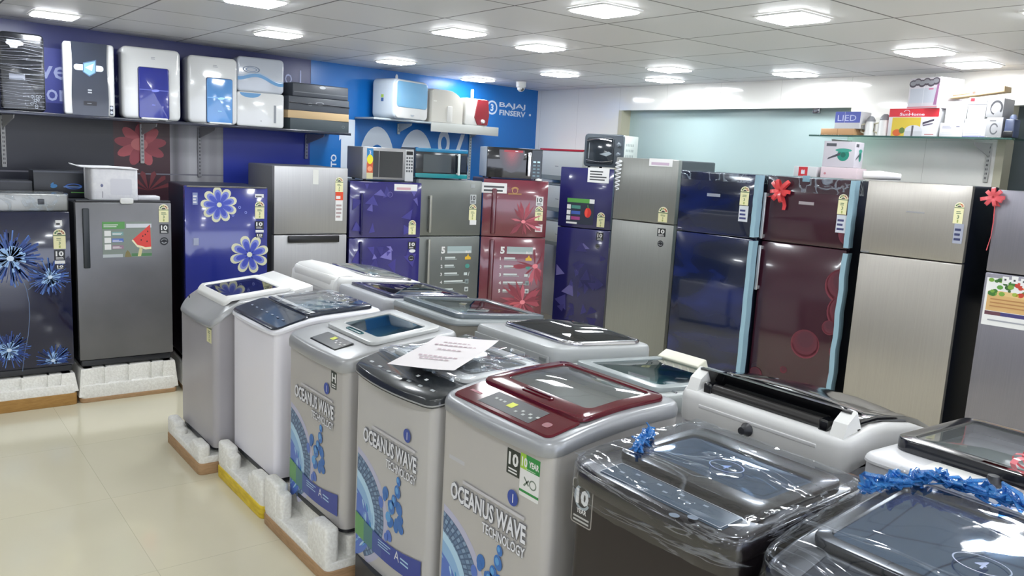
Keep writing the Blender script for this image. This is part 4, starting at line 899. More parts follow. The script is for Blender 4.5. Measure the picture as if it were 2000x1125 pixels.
# paper on the bag
R_ = Matrix.Rotation(RZ, 3, 'Z'); pc = Vector((c[0], c[1], 0))+R_ @ Vector((-.015, -.03, 0)); pl = tag(None or thing('paper_sheet', '', 'paper'), 'white paper sheet with faded print lying on the film-covered washer lid', 'paper sheet')
pl.location = (pc.x, pc.y, .962); pl.rotation_euler = (math.atan(.06/.42)*0, 0, 0)
m = M(); g = []
for j in range(9):
    row = []
    for i in range(9):
        u, v = -.13+.26*i/8, -.19+.38*j/8; a = rad(-60); x, y = u*math.cos(a)-v*math.sin(a), u*math.sin(a)+v*math.cos(a); row.append((x, y, x*.07+.012+.006*(i/8)**4+.008*(j/8)**6))
    g.append(row)
m.loft(g, P((214, 208, 210), .5), False, False, close=False); ps = m.build('sheet', pl, sharp=False)
m = M(); random.seed(2)
for k, (v, wd) in enumerate(((.12, .14), (.085, .18), (.03, .10), (-.06, .16), (-.09, .12))):
    a = rad(-60)
    for q in range(int(wd/.02)):
        u0 = -wd/2+q*.02; qs = [(u0, v), (u0+.014, v), (u0+.014, v+.012), (u0, v+.012)]; m.add([(u*math.cos(a)-w_*math.sin(a), u*math.sin(a)+w_*math.cos(a), (u*math.cos(a)-w_*math.sin(a))*.07+.016) for u, w_ in qs], [(0, 1, 2, 3)], ink(176, 150, 160))
m.build('faded_writing', pl)
# W5 silver with wine panel and lid
c = front_at(1.38, 2.09, 1.555, .52)
Ew = Washer('silver washing machine with wine red panel and lid, two stickers on its front', (*c, 0), RZ, .545, .52, [(0, .945), (.28, .975), (.6, .99), (1, .992)], SILB, P((152, 154, 158), .3, .3), collar=.045, dy=.03, skirt=.10, lidspan=(.25, .93), lidx=.035, r=.05)
WINE = P((84, 20, 32), .1, spec=.4, coat=.1, name='wine_red_gloss')
m = M(); Ew.slab(m, -.235, .235, -.272, -.148, .02, .0, .006, WINE); pn = m.build('control_panel', Ew.root)
m = M(); Ew.trect(m, -.12, .125, -.255, -.175, .0068, P((26, 30, 36), .35, spec=.3)); m.build('display_window', pn)
m = M(); Ew.trect(m, -.02, .008, -.225, -.198, .0075, P((200, 206, 70), .5)); 
for k in range(6): x = .03+.017*k; Ew.trect(m, x, x+.011, -.235+.014*(k % 2), -.226+.014*(k % 2), .0075, P((170, 174, 172), .5))
for k in range(3): Ew.trect(m, -.09+.02*k, -.078+.02*k, -.215, -.206, .0075, P((170, 174, 172), .5))
m.build('buttons', pn)
m = M(); Ew.trect(m, -.205, -.15, -.225, -.215, .0068, P((150, 90, 100), .4)); Ew.trect(m, .16, .19, -.24, -.215, .0068, P((124, 60, 72), .3), .01); m.build('print', pn)
Ew.lid(WINE, GLASS, .045, .07, .03, .014, grip=WINE, dome=.006)
ocean_print(Ew)
m = M(); x0, x1 = .078, .138; ten(m, x0, x1, .805, .880, 2, P((36, 44, 38), .4), STW); Ew.fr(m, 'warranty_sticker')
m = M(); x0, x1, z0, z1 = .14, .225, .762, .885; W_, H_ = x1-x0, z1-z0; G2 = P((40, 130, 62), .4)
m.rect(x0, x1, z0, z1, STW, 2, .004); m.rect(x0, x1, z1-H_*.36, z1, G2, 3); m.dp([(x0, z1-H_*.36), (x0+W_*.36, z1-H_*.36), (x0+W_*.28, z1), (x0, z1)], P((150, 190, 60), .4), 4)
m.text('10', x0+.005, z1-H_*.29, H_*.2, STW, 5, w=W_*.3, bold=.04); m.text('YEAR', x1-.004, z1-H_*.25, H_*.13, STW, 5, w=W_*.52, al='r', bold=.04); m.lines(x0+W_*.3, x1-.006, z1-H_*.34, z1-H_*.30, 1, P((170, 200, 170), .4), 5)
m.ell(x0+W_*.68, z0+H_*.36, W_*.19, H_*.115, P((110, 122, 112), .4), 3, inner=.72); m.dp([(x0+W_*.5, z0+H_*.41), (x0+W_*.25, z0+H_*.24), (x0+W_*.19, z0+H_*.27), (x0+W_*.45, z0+H_*.44)], P((110, 122, 112), .4), 3); m.dp([(x0+W_*.5, z0+H_*.31), (x0+W_*.24, z0+H_*.48), (x0+W_*.2, z0+H_*.45), (x0+W_*.45, z0+H_*.28)], P((110, 122, 112), .4), 3)
m.rect(x0, x1, z0+H_*.09, z0+H_*.15, G2, 3); Ew.fr(m, 'warranty_sticker', label='white and green sticker reading 10 YEAR')
m = M(); m.text('IFB', -.21, .755, .02, P((186, 186, 190), .3), 2) if False else m.lines(-.215, -.13, .75, .775, 1, P((182, 182, 188), .3), 2, .5, False); Ew.fr(m, 'faint_brand_mark')
# shrink wrapped machines
def wrap(s, top_dz, z_low, mat_top, mat_side, seed, sag=.0, tie=None, flare=.005):
    random.seed(seed); T = s.T; D, W = s.D, s.W
    base = s.out(-.012, 14); n = len(base)
    def ring(off, dz, rnd):
        pts = s.out(off, 14); return [(x+random.uniform(-rnd, rnd), y+random.uniform(-rnd, rnd), s.zt(T(y))+dz+random.uniform(-rnd, rnd)) for x, y in pts]
    m = M(); rings = []
    for k in range(7): q = k/6; rings.append(ring(-.010-flare*q*(1-q)*3, top_dz-.02-(z_low)*(1-q), .0022))
    rings += [ring(-.004, top_dz-.006, .002), ring(.012, top_dz, .0015)]
    m.loft(rings, mat_side, False, False); m.build('stretch_film_skirt', s.root, ang=180, sharp=False, label='crinkled clear stretch film round the upper edge')
    m = M(); K = 26; g = []
    for j in range(K+1):
        row = []
        for i in range(K+1):
            x = (-W/2+.006)+(W-.012)*i/K; y = (-D/2+.0)+(D-.006)*j/K; e = min(i, K-i, j, K-j); row.append((x, y, s.zt(T(y))+top_dz+(random.uniform(0, .0035) if e < 3 else .0008*math.sin(i*.9+seed)*math.sin(j*.7))))
        g.append(row)
    m.loft(g, mat_top, False, False, close=False); m.build('stretch_film_top', s.root, sharp=False)
BRN = P((36, 29, 31), .3, .2, name='dark_brown_paint'); BRN2 = P((36, 31, 32), .2, coat=.3)
c = front_at(1.375, 1.465, .945, .485)
Fw = Washer('dark brown washing machine wrapped in clear stretch film, second from the near end', (*c, 0), RZ, .52, .485, [(0, .93), (.26, .938), (1, .946)], BRN, BRN2, dy=.0575, collar=.05, skirt=.08, lidspan=(.25, .95), lidx=.035)
m = M(); Fw.slab(m, -.175, .20, -.285, -.205, .004, .0, .004, P((70, 84, 98), .12, coat=.4)); pn = m.build('control_panel', Fw.root)
EG = P((150, 156, 162), .3)
m = M()
for a in (( -.173, .198, -.284, -.282), (-.173, .198, -.208, -.206), (-.173, -.171, -.284, -.206), (.196, .198, -.284, -.206)): Fw.trect(m, *a, .0048, EG)
for k in range(8): x = -.14+.035*k; Fw.trect(m, x, x+.014, -.25+.02*(k % 2), -.243+.02*(k % 2), .0048, P((130, 142, 156), .4))
for x, y in ((.10, -.262), (.13, -.235)): m.add([(x+.013*math.cos(q*PI/8), y+.011*math.sin(q*PI/8), Fw.zt(Fw.T(y))+.0049) for q in range(16)], [tuple(range(16))], P((104, 116, 130), .3))
m.build('buttons', pn)
Fw.lid(BRN2, GLASSB, .04, .06, .07, .016, dome=.004)
m = M(); cx, cy = .02, .02
for q0, q1 in ((.046, .043),): m.add([(cx+r*math.cos(k*PI/16), cy+r*.8*math.sin(k*PI/16), Fw.zt(Fw.T(cy))+.024+.0*k) for r in (q0, q1) for k in range(32)], [(k, (k+1) % 32, 32+(k+1) % 32, 32+k) for k in range(32)], P((130, 150, 190), .3))
Fw.ttext(m, '4', cx, cy-.018, .03, P((120, 150, 214), .3), .024, al='c'); m.build('round_emblem', Fw.lidf)
m = M(); x0, x1, z0, z1 = -.255, -.178, .775, .895; m.rect(x0, x1, z0, z1, P((150, 146, 142), .4), 1, .008); m.rect(x0+.003, x1-.003, z0+.003, z1-.003, P((46, 44, 46), .4), 2, .006); cx = (x0+x1)/2
m.ell(cx, z1-.045, .030, .034, P((150, 160, 168), .4), 3, 20, 330, inner=.78); m.text('10', cx, z1-.062, .036, STW, 4, al='c', w=.046, bold=.05); m.text('YEAR', cx, z0+.032, .012, STW, 4, al='c', w=.036, bold=.02); m.lines(x0+.010, x1-.010, z0+.008, z0+.028, 2, P((170, 170, 170), .4), 4, .5, False); Fw.fr(m, 'warranty_sticker', label='outlined sticker reading 10 YEAR')
wrap(Fw, .026, .09, FILMT, FILM, 21)
def film_knot(s, pts, r, seed, name='bunched_film', label=None):
    random.seed(seed); m = M(); P_ = [s.tpt(*p) for p in pts]
    for k in range(10):
        q = []
        for a, b_ in zip(P_, P_[1:]):
            for j in range(6):
                t = j/6; q.append(tuple(a[i]+(b_[i]-a[i])*t+random.gauss(0, r*.75) for i in range(3)))
        q = [(x, y, max(z, s.zt(s.T(y))+.022)) for x, y, z in q]
        m.tube(q, [r*random.uniform(.2, .62) for _ in q], FILMB, 7, flat=.5)
    m.build(name, s.root, ang=70, label=label)
film_knot(Fw, [(-.24, -.03, .035), (-.20, -.10, .04), (-.17, -.17, .032)], .011, 31, label='blue bunched plastic film')
NVB = P((24, 27, 36), .25, coat=.3)
c = front_at(1.36, .885, .325, .54)
Gw = Washer('black film-wrapped washing machine with a blue film band, at the near right corner', (*c, 0), RZ, .56, .54, [(0, .915), (.26, .95), (1, .99)], P((20, 22, 28), .35), NVB, dy=.04, collar=.05, skirt=.08, lidspan=(.22, .95), lidx=.03)
m = M(); Gw.slab(m, -.20, .20, -.30, -.205, .004, .0, .003, P((32, 38, 50), .15, coat=.4)); pn = m.build('control_panel', Gw.root)
m = M(); [Gw.trect(m, -.12+.03*k, -.106+.03*k, -.262+.016*(k % 2), -.256+.016*(k % 2), .0038, P((130, 142, 156), .4)) for k in range(8)]; m.build('buttons', pn)
Gw.lid(NVB, GLASSB, .03, .03, .05, .016, dome=.006)
m = M(); cx, cy = .03, -.02
m.add([(cx+r*math.cos(k*PI/16), cy+r*.75*math.sin(k*PI/16), Gw.zt(Gw.T(cy))+.026) for r in (.052, .049) for k in range(32)], [(k, (k+1) % 32, 32+(k+1) % 32, 32+k) for k in range(32)], P((150, 160, 180), .3))
Gw.ttext(m, '4', cx, cy-.015, .03, P((150, 160, 190), .3), .026, al='c'); m.build('round_emblem', Gw.lidf)
wrap(Gw, .028, .10, FILMT, FILM, 22)
film_knot(Gw, [(-.27, .06, .025), (-.25, .14, .03), (-.20, .205, .035), (-.12, .225, .035), (-.02, .23, .03), (.08, .225, .03), (.20, .22, .03)], .016, 33, label='bright blue bunched film band')
# gathered clear film bridging the two wrapped machines' edges
# ------------------------------------------------------------------ second row, backs towards the front row
RB = rad(90)
def back_row(label, x0, y0, y1, D, prof, body, deck, **k):
    return Washer(label, (x0+D/2, (y0+y1)/2, 0), RB, y1-y0, D, prof, body, deck, **k)
# b1: white with tall rounded rear console
H1 = back_row('white washing machine with tall rounded rear console, behind the far end of front row', 2.02, 4.20, 4.80, .60, [(0, .90), (.62, .955), (1, .97)], WHITE, WHITE2, collar=.06, lidspan=(.08, .62), lidx=.04, r=.06)
H1.lid(CHROME, GLASS, .02, .03, .02, .012, dome=.035, r=.06)
m = M(); L_ = []
for y, z in ((.02, .93), (.08, .955), (.15, .985), (.21, 1.0), (.27, .995), (.30, .96), (.305, .90), (.302, .86)): L_.append([(x*.292, y, z-(.03*abs(x)**6)) for x in (-1, -.9, -.7, -.4, 0, .4, .7, .9, 1)]+[(x*.292, y, .88) for x in (1, .5, 0, -.5, -1)])
m.loft(L_, WHITE2, True, True); cs = m.build('rear_console', H1.root, ang=50)
# b2 glossy violet-grey lid
H2 = back_row('low white washing machine with glossy violet-tinted lid behind the black-panel washer', 2.02, 3.62, 4.16, .58, [(0, .90), (1, .94)], WHITE, P((170, 172, 176), .3), lidspan=(.05, .9), lidx=.03)
H2.lid(P((60, 62, 84), .15, coat=.4), clear('violet_lid_glass', (60, 58, 110), 1.0), .04, .04, .04, .016, dome=.02)
# b3 grey machine with teal-grey lid and beige body
BEIG = P((132, 128, 120), .45, name='beige_grey_panel')
H3 = back_row('beige-grey washing machine with teal-grey glass lid in the back row middle', 2.02, 3.0, 3.56, .60, [(0, .90), (1, .955)], BEIG, P((140, 146, 148), .3), collar=.03, lidspan=(.04, .92), lidx=.02)
H3.lid(P((96, 104, 110), .2, coat=.3), GLASST, .05, .05, .06, .02, dome=.006)
m = M(); 
for k in range(5): x = -.22+.11*k; m.box(x-.006, x+.006, .296, .304, .74, .88, P((112, 108, 100), .5))
m.box(.05, .09, .296, .312, .80, .86, P((104, 98, 90), .5), .004); m.build('back_ribs', H3.body)
# b4 silver LG-like with domed glass lid and embossed back
H4 = back_row('silver-grey washing machine with chrome-rimmed domed lid and moulded back panel', 2.05, 2.34, 2.87, .58, [(0, .92), (.8, .955), (1, .965)], P((146, 149, 150), .35), P((160, 163, 164), .3), collar=.07, lidspan=(.03, .80), lidx=.025, r=.05)
H4.lid(CHROME, GLASSD, .022, .03, .03, .014, dome=.045, r=.08)
m = M(); E4 = P((150, 153, 154), .4); E5 = P((108, 112, 114), .5)
m.box(-.25, .25, .286, .298, .76, .93, E4, .01, .003)
for a in ((-.24, -.20, .80, .92), (-.18, -.10, .86, .90), (-.18, -.14, .78, .83), (-.07, .06, .88, .90), (-.06, -.02, .79, .86), (.0, .10, .80, .82), (.12, .14, .78, .90), (.16, .24, .84, .86), (.20, .24, .78, .81), (.02, .10, .84, .86)): m.box(a[0], a[1], .290, .3015, a[2], a[3], E5, .002, .001)
m.build('moulded_back', H4.body); m = M(); m.box(-.11, -.02, .296, .301, .895, .915, P((196, 198, 198), .4)); m.build('back_label', H4.body)
m = M(); m.tube([(-.2, .30, .86), (-.15, .315, .80), (-.10, .315, .84), (-.04, .305, .80)], .006, E5, 6); m.build('drain_hose', H4.root)
# b5 low white with teal window and louvred strip
H5 = back_row('white washing machine with teal glass lid between the domed and the black-lidded machines', 2.10, 1.83, 2.33, .62, [(0, .86), (1, .905)], WHITE, P((178, 184, 184), .3), lidspan=(.05, .95), lidx=.03)
H5.lid(P((150, 158, 160), .2), clear('pale_teal_glass', (104, 156, 160), 1.0), .04, .05, .05, .016, dome=.006)
m = M(); m.tube([(-.24, .20, .898), (0, .20, .899), (.24, .20, .898)], .005, CHROME, 6); m.build('lid_hinge_rod', H5.root)
m = M(); T_ = Matrix.Translation((.01, -.24, .858)) @ Matrix.Rotation(rad(-25), 4, 'X'); m.T = T_
m.box(-.02, .20, -.03, .03, 0, .05, P((206, 204, 188), .4), .006)
for k in range(5): m.box(.0+.04*k, .026+.04*k, .028, .036, .012, .036, BLACK)
m.build('louvred_console', H5.root)
# b6 big white with open black lid
H6 = back_row('large white washing machine with raised black lid, its back panel towards us', 2.10, 1.13, 1.74, .62, [(0, .86), (.3, .94), (.72, .985), (.86, .975), (1, .958)], P((186, 186, 190), .35), WHITE, collar=.10, lidspan=(.05, .86), lidx=.03)
m = M(); m.box(-.215, .215, .300, .3105, .75, .925, P((194, 194, 198), .35), .004, .003); m.box(-.215, .215, .305, .316, .915, .928, P((206, 206, 208), .3), .004, .003); bp = m.build('back_cover', H6.body)
m = M(); m.lathe([(.020, .310), (.022, .318), (.014, .33), (.012, .345), (.006, .346)], DARK, (.02, 0, .90), 'y', 18); m.build('inlet_port', H6.body, label='dark round water inlet')
H6.lid(GBLACK, P((20, 22, 27), .12, coat=.3), .05, .04, .03, .018, dome=.02)
m = M(); m.loft([[(x, y, z) for x in (0,) for y, z in ()] or [(-.29, .20, .955), (.29, .20, .955), (.29, .215, .955), (-.29, .215, .955)], [(-.27, .235, 1.03), (.27, .235, 1.03), (.27, .25, 1.03), (-.27, .25, 1.03)]], GBLACK)
m.T = None; m.build('hinge_riser', H6.root)
m = M(); m.lathe([(.018, -.2), (.018, .2)], P((40, 38, 38), .35), (0, .262, .975), 'x', 14)
m.box(-.225, -.195, .235, .285, .945, .995, GBLACK, .006); m.box(.195, .225, .235, .285, .945, .995, GBLACK, .006); m.build('hinge_bar', H6.root)
for sx in (-1, 1):
    m = M(); m.loft([[(sx*.262+d_, .19, .95), (sx*.262+d_, .30, .95), (sx*.262+d_, .28, 1.0), (sx*.262+d_, .235, 1.03)] for d_ in (-.022, .022)], WHITE2)
    m.build('hinge_shoulder', H6.root)
m = M(); m.tube([(-.245, .135, 1.002), (-.12, .135, 1.010), (0, .135, 1.014), (.12, .135, 1.010), (.245, .135, 1.002)], .004, CHROME, 6); m.build('lid_front_trim', H6.root)
# b7 white deck with black glass lid
H7 = back_row('white washing machine with black-framed glass lid at the right edge', 2.08, .50, 1.08, .62, [(0, .93), (.8, .95), (1, .955)], P((192, 192, 196), .35), P((208, 208, 212), .3), collar=.025, lidspan=(.02, .80), lidx=.02)
H7.lid(P((26, 28, 36), .15, coat=.4), GLASS, .04, .05, .05, .035, dome=.004, r=.05)
m = M(); m.lathe([(.020, 0), (.020, .012), (.016, .018), (.013, .03), (.004, .031)], DARK, (-.02, .245, .953)); m.build('inlet_port', H7.root, label='dark round water inlet on the white deck')
m = M(); m.box(-.02-.05, -.02+.16, .20, .30, .95, .957, WHITE2, .01, .002); m.build('inlet_cover', H7.root)
b_ = ribbon_bow('ribbon_bow', 'pink ribbon bow lying on the white deck at the right edge', (0, 0, 0), 0, .07, PINK, [[(0, 0, .004), (-.06, -.02, .003), (-.12, -.02, .003)]])
b_.location = (2.50-.28, .70, .985); b_.rotation_euler = (rad(-90)*-1*-1, 0, rad(-90))

# ================================================================== SHELVES AND WHAT STANDS ON THEM
def item(name, label, cat, u0, v0, u1, v1, p, th, depth, zb=None, group=None, gap=0, rot=0):
    """thing whose front fills the pixel box on the plane through p; local front is y = 0, base z = 0"""
    um, vm = (u0+u1)/2, (v0+v1)/2
    s0, s1 = hit(u0, vm, p, th)[0], hit(u1, vm, p, th)[0]; z0, z1 = hit(um, v1, p, th)[1], hit(um, v0, p, th)[1]
    if zb is not None: z0 = zb
    q = Vector(p[:2])+Vector((math.cos(th), math.sin(th)))*(s0+s1)/2
    return thing(name, label, cat, (q.x, q.y, z0+gap), th+rot, group), s1-s0, z1-z0-gap, depth
def on_wall(off): q = Vector(WA)-WN*off; return (q.x, q.y)
# long dark shelf on the printed wall
SH = wpx(300, 234, .34)[1]; s0, s1 = -.9, wpx(686, 258, .34)[0]
t = thing('display_shelf', 'long dark shelf with white slotted uprights on the violet printed wall', 'shelf', wp((s0+s1)/2, 0, SH), WTH, 'wall shelves')
m = M(); hw = (s1-s0)/2; m.box(-hw, hw, -.34, -.004, -.022, 0, P((30, 34, 52), .15, coat=.5), .003, .002); m.build('shelf_board', t)
UPR = P((176, 176, 178), .4); SLOT = P((60, 60, 66), .6)
def upright(sh, x, z0, z1, mt=UPR, arm=.28, y=-.004, label='', group='slotted uprights under the shelves'):
    q = sh.location+Matrix.Rotation(sh.rotation_euler.z, 3, 'Z') @ Vector((x, 0, 0)); t = thing('slotted_upright', label, 'shelf upright', tuple(q), sh.rotation_euler.z, group); x = 0; z1 = min(z1, -.024)
    m = M(); m.box(x-.014, x+.014, y-.012, y, z0, z1, mt, .002); k = z0+.02
    while k < z1-.02:
        m.box(x-.006, x-.002, y-.0128, y-.011, k, k+.014, SLOT); m.box(x+.002, x+.006, y-.0128, y-.011, k, k+.014, SLOT); k += .028
    m.build('slotted_strip', t)
    m = M(); m.loft([[(x-.003, y-.012, -.026), (x-.003, y-.012, -.11), (x-.003, -arm, -.045), (x-.003, -arm-.01, -.026)], [(x+.003, y-.012, -.026), (x+.003, y-.012, -.11), (x+.003, -arm, -.045), (x+.003, -arm-.01, -.026)]], mt); m.build('bracket', t)
for u, v1, mt, lb in ((8, 326, UPR, 'white slotted upright at the far left below the long shelf'), (277, 319, UPR, 'white slotted upright in front of the printed pink flower'), (389, 345, P((140, 140, 146), .4), 'grey slotted upright on the printed steel panel'), (597, 310, P((120, 124, 150), .4), 'slotted upright where violet and bright blue wall prints meet')):
    x, zb = wpx(u, v1, .0); upright(t, x-(s0+s1)/2, zb-SH, -.03, mt, label=lb)
# shelf items: five water purifiers
A0 = on_wall(.30)
def shell(m, W, H, D, mt, r=.03, e=.012): m.ybox(-W/2, W/2, 0, D, 0, H, mt, r, e)
t, W, H_, D = item('water_purifier', 'black water purifier wrapped in shiny film at the left end of the shelf', 'water purifier', 0, 64, 86, 207, A0, WTH, .24, SH, 'water purifiers', rot=rad(-9))
m = M(); shell(m, W, H_, D, P((20, 22, 28), .2, coat=.4), .03); m.build('housing', t)
m = M(); 
for k in range(26): z = .02+(H_-.04)*k/26; m.tube([(-W/2-.003, .03, z), (-W/2+.0, -.006, z+random.uniform(-.01, .01)), (0, -.010, z+random.uniform(-.012, .012)), (W/2-.01, -.006, z+random.uniform(-.01, .01)), (W/2+.003, .03, z)], .003, clear('wrinkled_film', (240, 242, 246), 1, rough=.12, body=.25, bodycol=(200, 204, 214)) if k == 0 else m.ms[0], 5, .5)
m.build('stretch_film', t, sharp=False, label='crinkled clear film wound round it')
m = M(); m.K = .0005; m.rect(-W*.30, W*.05, H_*.40, H_*.47, P((130, 134, 146), .3), 14); m.ell(-W*.15, H_*.86, W*.2, H_*.04, P((170, 172, 180), .3), 14, n=14); m.dp([(-W*.33, H_*.9), (-W*.02, H_*.9), (-W*.1, H_*.80), (-W*.25, H_*.80)], P((190, 194, 200), .3), 13)
for k in range(12): m.ell(W*.18+random.random()*W*.2, H_*.06+random.random()*H_*.16, .009, .009, P((150, 156, 166), .3), 14, n=8, inner=.7)
m.build('front_print', t)
t, W, H_, D = item('water_purifier', 'black-fronted water purifier with two white side strips and a shield emblem', 'water purifier', 126, 84, 221, 217, A0, WTH, .22, SH, 'water purifiers', rot=rad(-13))
m = M(); shell(m, W, H_, D, GLOSSW, .018); m.build('housing', t)
m = M(); L_ = []
for k in range(9): z = H_*k/8; x = W*(.5-.155)+.004*math.sin(k*.8); L_.append([(-x-.0, -.012, z), (x+.004, -.012, z), (x+.004, .004, z), (-x, .004, z)])
m.loft(L_, P((38, 44, 58), .15, coat=.4)); fp = m.build('front_panel', t)
m = M(); m.K = .0005; cz = H_*.66; m.rect(-W*.30, W*.28, cz-.02, cz+.018, P((196, 206, 214), .3), 25, .016); m.dp([(-W*.12, cz+.03), (W*.14, cz+.055), (W*.13, cz-.03), (0, cz-.058), (-W*.13, cz-.03)], P((60, 90, 120), .3), 26); m.dp([(-W*.10, cz+.025), (W*.12, cz+.046), (W*.11, cz-.028), (0, cz-.05), (-W*.11, cz-.028)], P((120, 160, 190), .25), 27)
m.dp([(-W*.08, cz+.0), (W*.09, cz+.03), (W*.05, cz-.02)], P((200, 220, 232), .3), 28); m.build('shield_emblem', fp)
m = M(); m.K = .0005; m.lines(-.012, .012, H_*.31, H_*.38, 2, P((170, 174, 180), .4), 26); m.rect(-W*.13, W*.13, H_*.14, H_*.20, P((24, 24, 32), .3), 26, .006); m.lines(-.018, .018, H_*.165, H_*.18, 1, P((140, 144, 150), .4), 27); m.build('print', fp)
m = M(); x = W*.5-.02; m.rect(x-.012, x+.008, .012, .075, P((50, 56, 72), .3), 3); m.ell(x-.002, .06, .009, .010, P((190, 196, 206), .3), 4, n=12); m.ell(x-.002, .03, .009, .010, P((190, 196, 206), .3), 4, n=12); m.build('dispense_buttons', t)
def tank_purifier(label, box, colr, win, strip=False, glass=None):
    t, W, H_, D = item('water_purifier', label, 'water purifier', *box, A0, WTH, .23, SH, 'water purifiers', rot=rad(-12))
    m = M(); shell(m, W, H_-.01, D, GLOSSW, .035, .018); m.build('housing', t)
    a, b_, c_, d_ = win; x0, x1, z0, z1 = -W/2+W*a, -W/2+W*b_, H_*c_, H_*d_
    m = M(); m.ybox(x0-.004, x1+.004, -.006, .01, z0, z1+.004, P((60, 64, 90), .3), .016); m.ybox(x0, x1, -.014, .01, z0+.002, z1-(z1-z0)*.0, P(colr, .12, coat=.5), .014); tk = m.build('water_tank', t, label='tinted water tank')
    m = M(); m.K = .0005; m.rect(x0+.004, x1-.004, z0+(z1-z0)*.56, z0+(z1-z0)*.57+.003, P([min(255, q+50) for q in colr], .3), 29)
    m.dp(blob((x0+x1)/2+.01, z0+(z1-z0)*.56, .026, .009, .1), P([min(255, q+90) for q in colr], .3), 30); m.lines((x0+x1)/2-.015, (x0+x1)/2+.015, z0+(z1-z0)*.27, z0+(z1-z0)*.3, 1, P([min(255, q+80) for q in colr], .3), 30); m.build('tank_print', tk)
    m = M(); m.box(x0+.012, x1-.014, -.05, .02, -.0, .014, WHITE2, .006); m.build('drip_tray', t)
    m = M(); m.lines(-.0, .035, H_*.83, H_*.87, 2, P((150, 152, 160), .4), 2); m.build('brand_print', t)
    return t, W, H_
tank_purifier('white water purifier with a deep blue tank window', (240, 91, 349, 225), (36, 46, 138), (.28, .79, .01, .71))
tank_purifier('white water purifier with a light blue tank window', (370, 108, 460, 238), (84, 140, 200), (.37, .89, .01, .67))
t, W, H_, D = item('water_purifier', 'white water purifier with blue wave print and half-see-through upper cover', 'water purifier', 466, 113, 551, 245, A0, WTH, .23, SH, 'water purifiers', rot=rad(-12))
m = M(); m.ybox(-W/2, W/2, 0, D, 0, H_*.50, GLOSSW, .02, .01); m.build('lower_housing', t)
m = M(); m.ybox(-W/2+.002, W/2-.002, .0, D, H_*.50, H_, P((186, 192, 202), .15, coat=.4), .03, .014); uc = m.build('upper_cover', t)
m = M(); WV = P((80, 140, 190), .25); WV2 = P((150, 185, 215), .25)
for k in range(16):
    a, b_ = -W/2+.006+(W-.012)*k/16, -W/2+.006+(W-.012)*(k+1)/16; f1 = lambda x: H_*.70+.022*math.sin((x/W)*7.0+2.0)-.03*x/W
    m.dp([(a, f1(a)-.014), (b_, f1(b_)-.014), (b_, f1(b_)+.012), (a, f1(a)+.012)], WV, 3); m.dp([(a, f1(a)+.016), (b_, f1(b_)+.016), (b_, f1(b_)+.02), (a, f1(a)+.02)], WV2, 3)
m.ell(-W*.2, H_*.82, W*.18, .026, P((90, 104, 130), .3), 4, inner=.85); m.ell(-W*.2, H_*.82, W*.12, .016, P((110, 130, 160), .3), 4, inner=.8)
m.build('wave_print', uc)
m = M(); m.ell(-W*.22, H_*.485, W*.22, .036, WV, 2, 180, 360, 16); m.rect(W*.28, W*.33, H_*.07, H_*.33, P((130, 134, 140), .4), 2); m.ell(-W*.0+.003, H_*.09, .004, .004, INKD, 2, n=8); m.build('print', t)
# carton stack at the shelf end
t, W, H_, D = item('appliance_carton', 'slate-coloured flat carton, bottom of the stack at the shelf end', 'carton', 566, 234, 682, 256, A0, WTH, .28, SH, 'cartons at the shelf end', rot=.02)
m = M(); m.box(-W/2, W/2, 0, D, 0, H_, P((58, 68, 74), .5), .002); m.build('carton_body', t); m = M(); m.ell(W*.40, H_*.5, .016, .012, P((90, 100, 106), .4), 1, inner=.7, n=12); m.build('round_mark', t)
zb = SH+H_
t, W, H_, D = item('plain_carton', 'plain kraft flat carton in the middle of the shelf-end stack', 'carton', 563, 219, 681, 238, A0, WTH, .27, zb, 'cartons at the shelf end', rot=-.01)
m = M(); m.box(-W/2, W/2, 0, D, 0, H_, P((186, 160, 122), .7), .002); m.build('carton_body', t); zb += H_
t, W, H_, D = item('wrapped_hob', 'dark film-wrapped flat appliance on top of the shelf-end stack', 'appliance', 564, 192, 682, 221, A0, WTH, .28, zb, 'cartons at the shelf end')
GUN = P((70, 74, 82), .35); m = M(); m.box(-W/2, W/2, 0, D, 0, H_, GUN, .006); m.build('body', t)
m = M(); m.tube([(-W/2, -.006, H_*.55), (-W*.2, -.010, H_*.5), (W*.1, -.012, H_*.56), (W/2, -.006, H_*.5)], .004, CHROME, 6); m.ell(0, H_*.6, .04, .014, P((150, 154, 160), .2), 3, inner=.7); m.ell(-.09, H_*.5, .02, .012, P((140, 144, 150), .2), 3, inner=.7, n=12); m.build('front_trim', t); zb += H_
t, W, H_, D = item('wrapped_hob', 'smaller dark film-wrapped appliance topmost at the shelf end', 'appliance', 572, 166, 681, 192, A0, WTH, .26, zb, 'cartons at the shelf end')
m = M(); m.box(-W/2, W/2, 0, D, 0, H_, GUN, .01); m.build('body', t); m = M(); m.ell(.01, H_*.8, .03, .012, P((180, 184, 190), .2), 3, n=14); m.rect(-W/2+.01, W/2-.01, H_*.3, H_*.36, P((110, 114, 120), .3), 3); m.build('front_trim', t)
